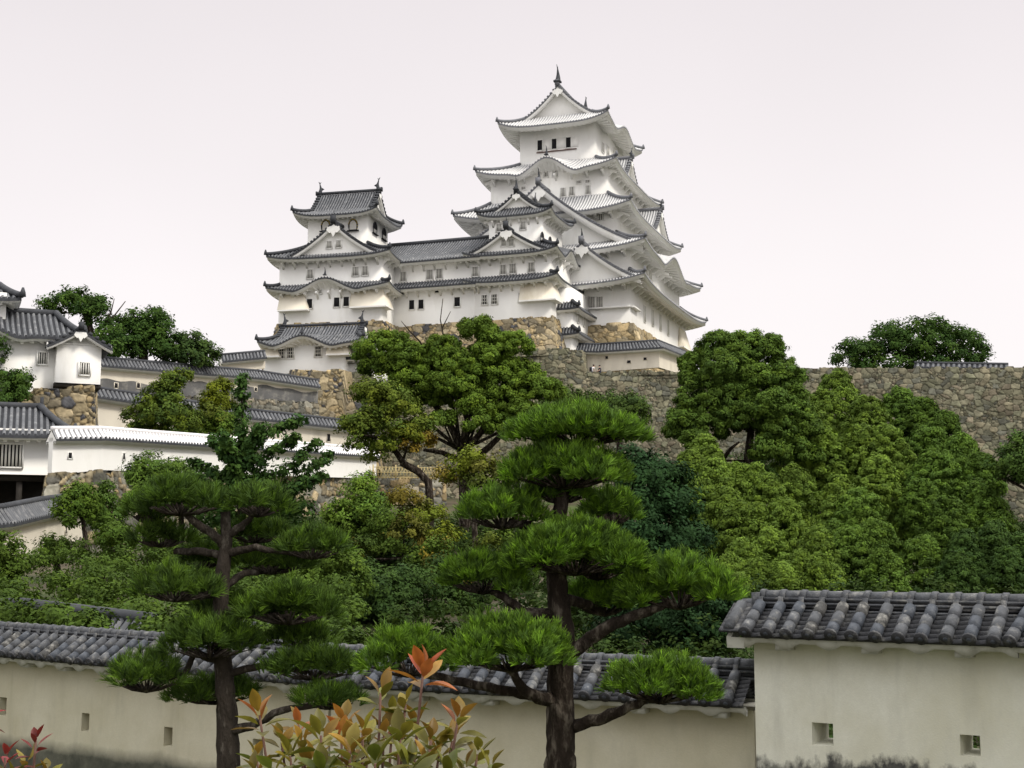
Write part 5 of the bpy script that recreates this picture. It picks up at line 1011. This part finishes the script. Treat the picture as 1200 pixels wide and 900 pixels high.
    # twigs under the pad
def pine(label, Y, pads, trunk, branches, base, seed, nlen, dens, nn, droop=0.0, barkm='bark', wid=.0042, lump=1, light=1.6, thick=1.5):
    b = at(trunk[0][0], trunk[0][1], Y); z0 = float(terr(b[0], b[1])); root = thing('pine_tree', label, 'tree', (b[0], b[1], z0)); tb = MB()
    pts = [np.array([b[0], b[1], z0 - .1])] + px_path([(p[0], p[1]) for p in trunk], Y); rad = [trunk[0][2] / ppm(Y) * 1.2] + [p[2] / ppm(Y) for p in trunk]
    P2 = []; R2 = []
    for i in range(len(pts) - 1):
        for q in np.linspace(0, 1, 7)[:-1]: P2.append(pts[i] + (pts[i + 1] - pts[i]) * q); R2.append(rad[i] + (rad[i + 1] - rad[i]) * q)
    P2.append(pts[-1]); R2.append(rad[-1]); tb.tube(P2, R2, 14, wob=.06); tb.build('trunk', barkm, root, smooth=True)
    g = np.random.default_rng(seed)
    for br, dY in branches:
        bm_ = MB(); dy = np.linspace(0, dY, len(br)); P = px_path([(p[0], p[1]) for p in br], Y, dy); r_ = [p[2] / ppm(Y) for p in br]
        P3 = []; R3 = []
        for i in range(len(P) - 1):
            for q in np.linspace(0, 1, 5)[:-1]: P3.append(P[i] + (P[i + 1] - P[i]) * q + g.uniform(-.012, .012, 3)); R3.append(r_[i] + (r_[i + 1] - r_[i]) * q)
        P3.append(P[-1]); R3.append(r_[-1]); bm_.tube(P3, R3, 9, wob=.08); bm_.build('branch', barkm, root, smooth=True)
    for k_, (px, py, hw, hh, dY) in enumerate(pads):
        mb = MB(); c = at(px, py + hh * .10, Y + dY); rx = hw * .91 / ppm(Y); rz = hh * thick / ppm(Y); ry = min(rx * .85, .8)
        # many small domes side by side make one uneven, flat-bottomed cloud
        nsub = int(max(8, rx * ry / .022)) * lump
        for j in range(nsub):
            f = -1 + 2 * (j + .5) / nsub; e = g.uniform(-1, 1) * math.sqrt(max(.04, 1 - f * f)); q = 1 - min(1, f * f + e * e) * .55
            cc = c + np.array([f * rx * .80, e * ry * .74, rz * (-.38 + .56 * q + g.uniform(-.05, .05) - .12 * f * f)]); rr = np.array([rx * g.uniform(.20, .29) + .05, ry * .30 + .03, rz * g.uniform(.42, .56)])
            needles(mb, cc, rr, max(26, int(dens * rr[0] * (rr[1] + rr[2]) * 3.0)), base, seed * 50 + k_ * 31 + j, nlen, nn, droop, wid, light=light)
        rz *= .75
        # fine twigs holding the tufts
        hub = c + np.array([0, 0, -rz * .55])
        for j in range(46): a_ = g.uniform(0, 6.28); q_ = g.random() ** .5; e = c + np.array([math.cos(a_) * .85 * q_ * rx, math.sin(a_) * .8 * q_ * ry, -rz * (.02 + .25 * q_)]); mb2 = (hub + e) / 2 + [0, 0, -.02]; mb.tube([hub, mb2, e], [.018, .012, .006], 5, 1)
        if not mb.col: continue
        nt_need = mb.n - sum(len(x) for x in mb.col); mb.col.append(np.full((nt_need, 3), .03))
        mb.build('foliage_pad', ['needle', barkm], root)
    return root
pine('cloud-pruned pine with tiered rounded pads, in the middle of the foreground', 14.0,
     [(676, 503, 82, 25, .0), (662, 549, 76, 30, -.15), (590, 597, 52, 28, -.1), (716, 596, 36, 24, .45), (674, 646, 84, 34, -.25), (566, 674, 54, 27, .1), (796, 686, 70, 34, -.2), (708, 698, 44, 30, .5), (598, 757, 72, 36, -.45), (478, 768, 56, 30, -.2), (772, 797, 66, 32, -.4), (655, 575, 40, 18, .1), (700, 660, 40, 24, .2)],
     [(656, 905, 17.5), (657, 850, 16.5), (656, 800, 15.5), (660, 745, 13.5), (653, 690, 12), (651, 640, 10.5), (656, 600, 9), (661, 560, 7.5), (668, 520, 5)],
     [([(656, 822, 9), (630, 818, 7.5), (612, 808, 6), (598, 785, 4.5)], -.4), ([(640, 818, 7), (600, 810, 6), (545, 800, 5), (490, 790, 4)], -.2), ([(668, 851, 8), (700, 843, 7), (730, 832, 6), (765, 815, 4)], -.35), ([(668, 768, 8.5), (690, 748, 8), (720, 730, 7), (760, 715, 5.5), (790, 705, 4)], -.2), ([(652, 625, 7), (625, 618, 6), (597, 612, 5)], -.1), ([(650, 722, 8), (615, 718, 6), (590, 700, 5), (572, 690, 4)], .1), ([(660, 610, 6), (690, 612, 5), (715, 608, 4)], .4), ([(658, 700, 7), (685, 708, 6), (706, 708, 4)], .5), ([(653, 660, 8), (668, 655, 6)], -.2)],
     (.076, .140, .027), 3, .092, 470, 17, -.1, wid=.0046, light=2.4, thick=1.65)
pine('looser dark pine with long thin pads and a sawn-off top, left of the cloud pine', 15.5,
     [(212, 585, 53, 21, -0.2), (172, 598, 25, 16, 0.2), (302, 588, 38, 19, -0.1), (190, 628, 38, 14, 0.2), (300, 624, 39, 13, 0.3), (366, 640, 44, 16, -0.1), (318, 658, 49, 16, 0.3), (206, 687, 53, 19, -0.2), (338, 712, 62, 21, -0.3), (266, 714, 39, 16, 0.35), (246, 750, 58, 23, -0.3), (352, 745, 39, 15, 0.2), (172, 790, 44, 22, -0.3), (252, 811, 56, 15, 0.3), (366, 781, 58, 16, -0.2), (386, 818, 39, 13, -0.35), (240, 655, 28, 11, 0.4)],
     [(268, 905, 13.5), (266, 840, 12), (262, 780, 10.5), (257, 725, 9), (261, 670, 8.5), (266, 630, 6.5), (264, 600, 5.5)],
     [([(265, 640, 6), (248, 626, 5), (226, 610, 4.5), (205, 592, 3)], -.2), ([(266, 630, 5), (282, 618, 4.5), (300, 600, 3)], -.1), ([(262, 652, 5), (238, 646, 4.5), (205, 646, 4)], .2), ([(264, 648, 5), (300, 642, 4), (350, 650, 3)], -.1), ([(260, 690, 5), (236, 700, 4.5), (212, 695, 3)], -.2), ([(260, 715, 5), (300, 722, 4), (340, 722, 3)], -.3), ([(258, 690, 5), (285, 672, 4), (318, 668, 3)], .3), ([(262, 775, 5), (230, 765, 4), (215, 790, 3), (180, 800, 3)], -.3), ([(264, 790, 5), (310, 780, 4), (360, 788, 3)], -.2), ([(266, 860, 6), (295, 850, 5), (330, 832, 4), (380, 826, 3)], -.35), ([(264, 800, 5), (256, 816, 4), (240, 820, 3)], .3), ([(260, 745, 5), (250, 756, 3)], -.3)],
     (.050, .090, .020), 4, .115, 300, 15, .05, 'bark_pale', wid=.0042, light=2.2, thick=1.9)

# ================================================================== photinia in front of the camera
def leaf_mesh(mb, base, d, up, L_, W_, col, fold=.18, curl=.25):
    d = np.asarray(d, float); d /= np.linalg.norm(d); s = np.cross(d, up); s /= np.linalg.norm(s) + 1e-9; n = np.cross(s, d)
    ts = np.array([0, .12, .3, .5, .7, .86, 1.0]); ws = np.array([.05, .42, .86, 1.0, .78, .42, .02]) * W_ / 2
    rows = []
    for t, w in zip(ts, ws):
        c = base + d * L_ * t - n * curl * L_ * t * t * .6
        rows.append([c - s * w + n * w * fold * 2, c, c + s * w + n * w * fold * 2])
    P = np.array(rows); cc = np.broadcast_to(col, (7, 3, 3)).copy(); cc[:, 1] *= .8; cc *= (1 + .25 * (ts - .4))[:, None, None]; mb.grid(P, 0, cc.reshape(-1, 3))
def photinia(label, Y, base_px, whorls, seed, ldn=.069):
    g = np.random.default_rng(seed); b = at(*base_px, Y); z0 = 1.4
    root = thing('photinia_bush', label, 'shrub', (b[0], b[1], z0)); st = MB(); lv = MB(); Z = np.array([0, 0, 1.])
    O = np.array([b[0], b[1], z0 - .02])
    for (px, py, n, size, kind, dY, lower) in whorls:
        tip = at(px, py, Y + dY); mid = (O + tip) / 2 + np.array([(tip[0] - O[0]) * .18, 0, -.06 * 0]); tt = np.linspace(0, 1, 12)[:, None]
        path = (1 - tt) ** 2 * O + 2 * tt * (1 - tt) * (mid + np.array([(O[0] - mid[0]) * .35, 0, 0])) + tt ** 2 * tip
        st.tube(path, np.linspace(.007, .0028, 12), 6)
        axis = path[-1] - path[-2]; axis /= np.linalg.norm(axis)
        pal = {'red': [(.42, .10, .035), (.48, .17, .04), (.34, .09, .03)], 'orange': [(.38, .19, .035), (.32, .20, .035), (.42, .15, .04), (.28, .21, .03)], 'olive': [(.24, .215, .03), (.21, .22, .03), (.30, .20, .03)], 'green': [(.12, .17, .022), (.16, .19, .024), (.20, .20, .026)], 'crimson': [(.26, .022, .028), (.20, .035, .03), (.30, .05, .04)]}
        def whorl(c, ax, n, size, kinds, lift):
            a0 = g.uniform(0, 6.28); ref = np.cross(ax, [0.3, 1, .2]); ref /= np.linalg.norm(ref); r2 = np.cross(ax, ref)
            for j in range(n):
                a = a0 + j * 2.4; f = j / max(1, n - 1); el = lift * (1 - f) + .05 + g.uniform(-.12, .12)
                d = (ref * math.cos(a) + r2 * math.sin(a)) * math.cos(el) + ax * math.sin(el); k_ = kinds[0] if f < .45 else kinds[1]
                pc = pal[k_][g.integers(len(pal[k_]))]; leaf_mesh(lv, c - ax * .018 * f * 2 + d * .008, d, ax + g.standard_normal(3) * .25, ldn * size * g.uniform(.8, 1.15) * (.72 + .4 * f), ldn * size * .36 * g.uniform(.85, 1.15), np.array(pc) * g.uniform(.42, .92) * np.array([1.06, .93, .9]), g.uniform(.1, .3), g.uniform(.0, .5))
        ks = {'red': ('red', 'orange'), 'orange': ('orange', 'olive'), 'olive': ('olive', 'green'), 'crimson': ('crimson', 'crimson'), 'green': ('green', 'green')}[kind]
        whorl(tip, axis, n, size, ks, 1.15)
        for q in range(lower):
            i = 11 - 2 * (q + 1)
            if i < 3: break
            nx = {'red': 'orange', 'orange': 'olive', 'olive': 'green', 'green': 'green', 'crimson': 'olive'}[kind]; nx2 = {'orange': 'olive', 'olive': 'green', 'green': 'green'}[nx]
            whorl(path[i] + (path[i + 1] - path[i]) * g.random(), axis, 6, size * 1.08, (nx, nx2) if q == 0 else (nx2, 'green'), .5)
    st.build('stems', 'bark_red', root, smooth=True); lv.build('leaves', 'glossy_leaf', root, smooth=True)
    return root
photinia('photinia bush with orange and olive new leaves at the bottom, beside the cloud pine', 2.9, (425, 1000),
    [(496, 786, 9, 1.05, 'red', 0, 4), (304, 838, 9, 1.0, 'orange', .05, 3), (376, 862, 8, 1.05, 'olive', -.1, 3), (404, 846, 8, .9, 'orange', .15, 3), (446, 812, 6, .95, 'olive', .1, 3), (537, 842, 9, 1.0, 'orange', .05, 4), (560, 884, 7, .9, 'olive', .1, 2), (425, 858, 8, 1.0, 'olive', -.12, 3), (469, 866, 8, 1.05, 'green', -.2, 3), (410, 880, 8, 1.1, 'olive', -.2, 3), (340, 886, 8, 1.0, 'olive', .05, 3), (505, 868, 8, 1.0, 'olive', -.05, 3), (440, 895, 9, 1.1, 'green', -.3, 2), (480, 900, 9, 1.1, 'green', -.25, 2), (380, 905, 9, 1.1, 'green', -.2, 2), (520, 905, 8, 1.0, 'green', -.1, 2), (320, 905, 8, 1.0, 'green', -.1, 2), (460, 840, 7, .9, 'olive', .15, 2), (300, 885, 7, .8, 'olive', .2, 2), (355, 872, 8, .95, 'olive', .1, 3), (430, 875, 8, .95, 'olive', .05, 3), (490, 850, 8, .9, 'olive', .15, 3), (515, 880, 8, .95, 'olive', .1, 3), (545, 900, 8, .9, 'olive', 0, 2), (300, 905, 8, .9, 'olive', 0, 2), (475, 825, 6, .85, 'olive', .1, 2), (350, 850, 6, .85, 'orange', .2, 2), (330, 870, 8, .9, 'olive', .1, 3), (365, 895, 8, 1.0, 'olive', -.05, 3), (415, 895, 8, 1.0, 'olive', -.1, 3), (450, 860, 8, .95, 'orange', .1, 3), (530, 868, 8, .9, 'olive', .1, 3), (500, 895, 8, 1.0, 'olive', -.1, 3), (400, 862, 7, .9, 'orange', .05, 3), (575, 900, 7, .85, 'olive', .05, 2)], 5)
photinia('photinia shoots with crimson young leaves in the lower left corner', 3.1, (15, 1010), [(42, 868, 8, .62, 'crimson', 0, 2), (6, 888, 8, .7, 'crimson', -.1, 2), (30, 895, 6, .75, 'olive', .05, 2), (-22, 834, 8, .7, 'crimson', .1, 2), (55, 905, 6, .7, 'olive', .1, 1), (14, 912, 8, .9, 'green', -.1, 1)], 6)

# ================================================================== bamboo fence and visitors
a_, b_ = at(437, 561, 105), at(512, 562, 107.5)
fn = thing('bamboo_fence', 'low yellowish bamboo lattice fence on the stones right of the bright white wall', 'fence', a_); mb = MB(); d_ = b_ - a_
for i in range(21):
    p = a_ + d_ * i / 20
    for s in (-1, 1): q = p + d_ / 20 * s * 1.1; mb.tube([p, np.array([q[0], q[1], p[2] + .95])], .022, 5)
for z in (.12, .5, .9): mb.tube([a_ + [0, 0, z], b_ + [0, 0, z]], .028, 5)
mb.build('lattice', 'bamboo', fn)
for i in (0, 7, 14, 20): mb = MB(); p = a_ + d_ * i / 20; mb.tube([p, p + np.array([0, 0, 1.1])], .05, 7); mb.build('post', 'bamboo', fn)

def person(label, px, py_head, Y, z, shirt, face_to, lean=0.0, bag=None, hat=None, arm=0.3):
    p = at(px, py_head, Y); o3 = np.array([p[0], p[1], z]); root_z = z
    f = np.array([math.cos(face_to), math.sin(face_to), 0]); s = np.array([-f[1], f[0], 0]); Z = np.array([0, 0, 1.])
    J = {}; V = []; Rr = []
    def add(name, q, r): J[name] = len(V); V.append(q); Rr.append(r)
    add('pelvis', Z * .92, .135); add('waist', Z * 1.08 + f * lean * .1, .125); add('chest', Z * 1.30 + f * lean * .25, .15); add('neck', Z * 1.46 + f * lean * .36, .055); add('head', Z * 1.58 + f * (.02 + lean * .42), .095); add('crown', Z * 1.68 + f * (.01 + lean * .45), .08); add('nose', Z * 1.59 + f * (.12 + lean * .43), .02)
    E_ = [('pelvis', 'waist'), ('waist', 'chest'), ('chest', 'neck'), ('neck', 'head'), ('head', 'crown'), ('head', 'nose')]
    for k, sg in (('l', 1), ('r', -1)):
        st = .12 * sg
        add('hip' + k, Z * .86 + s * .1 * sg, .095); add('knee' + k, Z * .48 + s * .1 * sg + f * (st + .04), .065); add('ankle' + k, Z * .08 + s * .1 * sg + f * st * 1.3, .045); add('toe' + k, Z * .04 + s * .11 * sg + f * (st * 1.3 + .17), .035)
        add('sh' + k, Z * 1.38 + s * .18 * sg + f * lean * .3, .065); add('el' + k, Z * 1.12 + s * .24 * sg + f * (lean * .3 + .02 * sg), .045); add('wr' + k, Z * (.92 + arm * .4) + s * .22 * sg + f * (.14 + arm * .5), .034); add('ha' + k, Z * (.88 + arm * .45) + s * .21 * sg + f * (.20 + arm * .55), .036)
        E_ += [('pelvis', 'hip' + k), ('hip' + k, 'knee' + k), ('knee' + k, 'ankle' + k), ('ankle' + k, 'toe' + k), ('chest', 'sh' + k), ('sh' + k, 'el' + k), ('el' + k, 'wr' + k), ('wr' + k, 'ha' + k)]
    me = bpy.data.meshes.new('person'); me.from_pydata([tuple(v) for v in V], [(J[a], J[b]) for a, b in E_], []); o = bpy.data.objects.new('person', me); COL.objects.link(o); o.location = tuple(o3); WORLD[o.name] = tuple(o3)
    me.materials.append(M['skin']); md = o.modifiers.new('skin', 'SKIN'); md.use_smooth_shade = True
    for v, r in zip(me.skin_vertices[0].data, Rr): v.radius = (r, r * .9)
    me.skin_vertices[0].data[0].use_root = True
    ss = o.modifiers.new('sub', 'SUBSURF'); ss.levels = 1; ss.render_levels = 1
    tag(o, label, 'person', 'visitors on the terrace')
    w3 = lambda q: o3 + q
    mb = MB(); mb.tube([w3(Z * .90), w3(Z * 1.08 + f * lean * .1), w3(Z * 1.30 + f * lean * .25), w3(Z * 1.42 + f * lean * .33)], [.165, .155, .185, .10], 12)
    for sg in (1, -1): mb.tube([w3(Z * 1.39 + s * .15 * sg + f * lean * .3), w3(Z * 1.22 + s * .225 * sg + f * lean * .3)], [.085, .07], 8)
    mb.build('shirt', shirt, o, smooth=True)
    mb = MB()
    for k, sg in (('l', 1), ('r', -1)): mb.tube([w3(Z * .95 + s * .05 * sg), w3(V[J['hip' + k]]), w3(V[J['knee' + k]]), w3(V[J['ankle' + k]])], [.13, .115, .085, .07], 10)
    mb.build('trousers', 'cloth_dark', o, smooth=True)
    mb = MB(); h = V[J['head']]; mb.tube([w3(h + Z * .0 - f * .05), w3(h + Z * .07 - f * .03), w3(h + Z * .13 - f * .01), w3(h + Z * .15)], [.085, .11, .095, .03], 10); mb.build('hair', 'hair', o, smooth=True)
    if bag: mb = MB(); q = w3(Z * 1.22 - f * .2 + f * lean * .2); mb.boxe(q, f * .09, s * .15, Z * .2); mb.build('backpack', bag, o)
    return o
person('visitor in a pink and white top standing left on the terrace', 682.7, 425.5, 143.5, 22.25, 'cloth_pink', math.pi, 0)
person('visitor in a white top with a dark backpack leaning forward on the terrace', 692.8, 425.8, 143.8, 22.25, 'cloth_white', .4, .7, bag='cloth_dark')
person('visitor in dark clothes at the right, half hidden by the wall corner', 703, 427.0, 144.2, 22.25, 'cloth_dark', math.pi, .1)
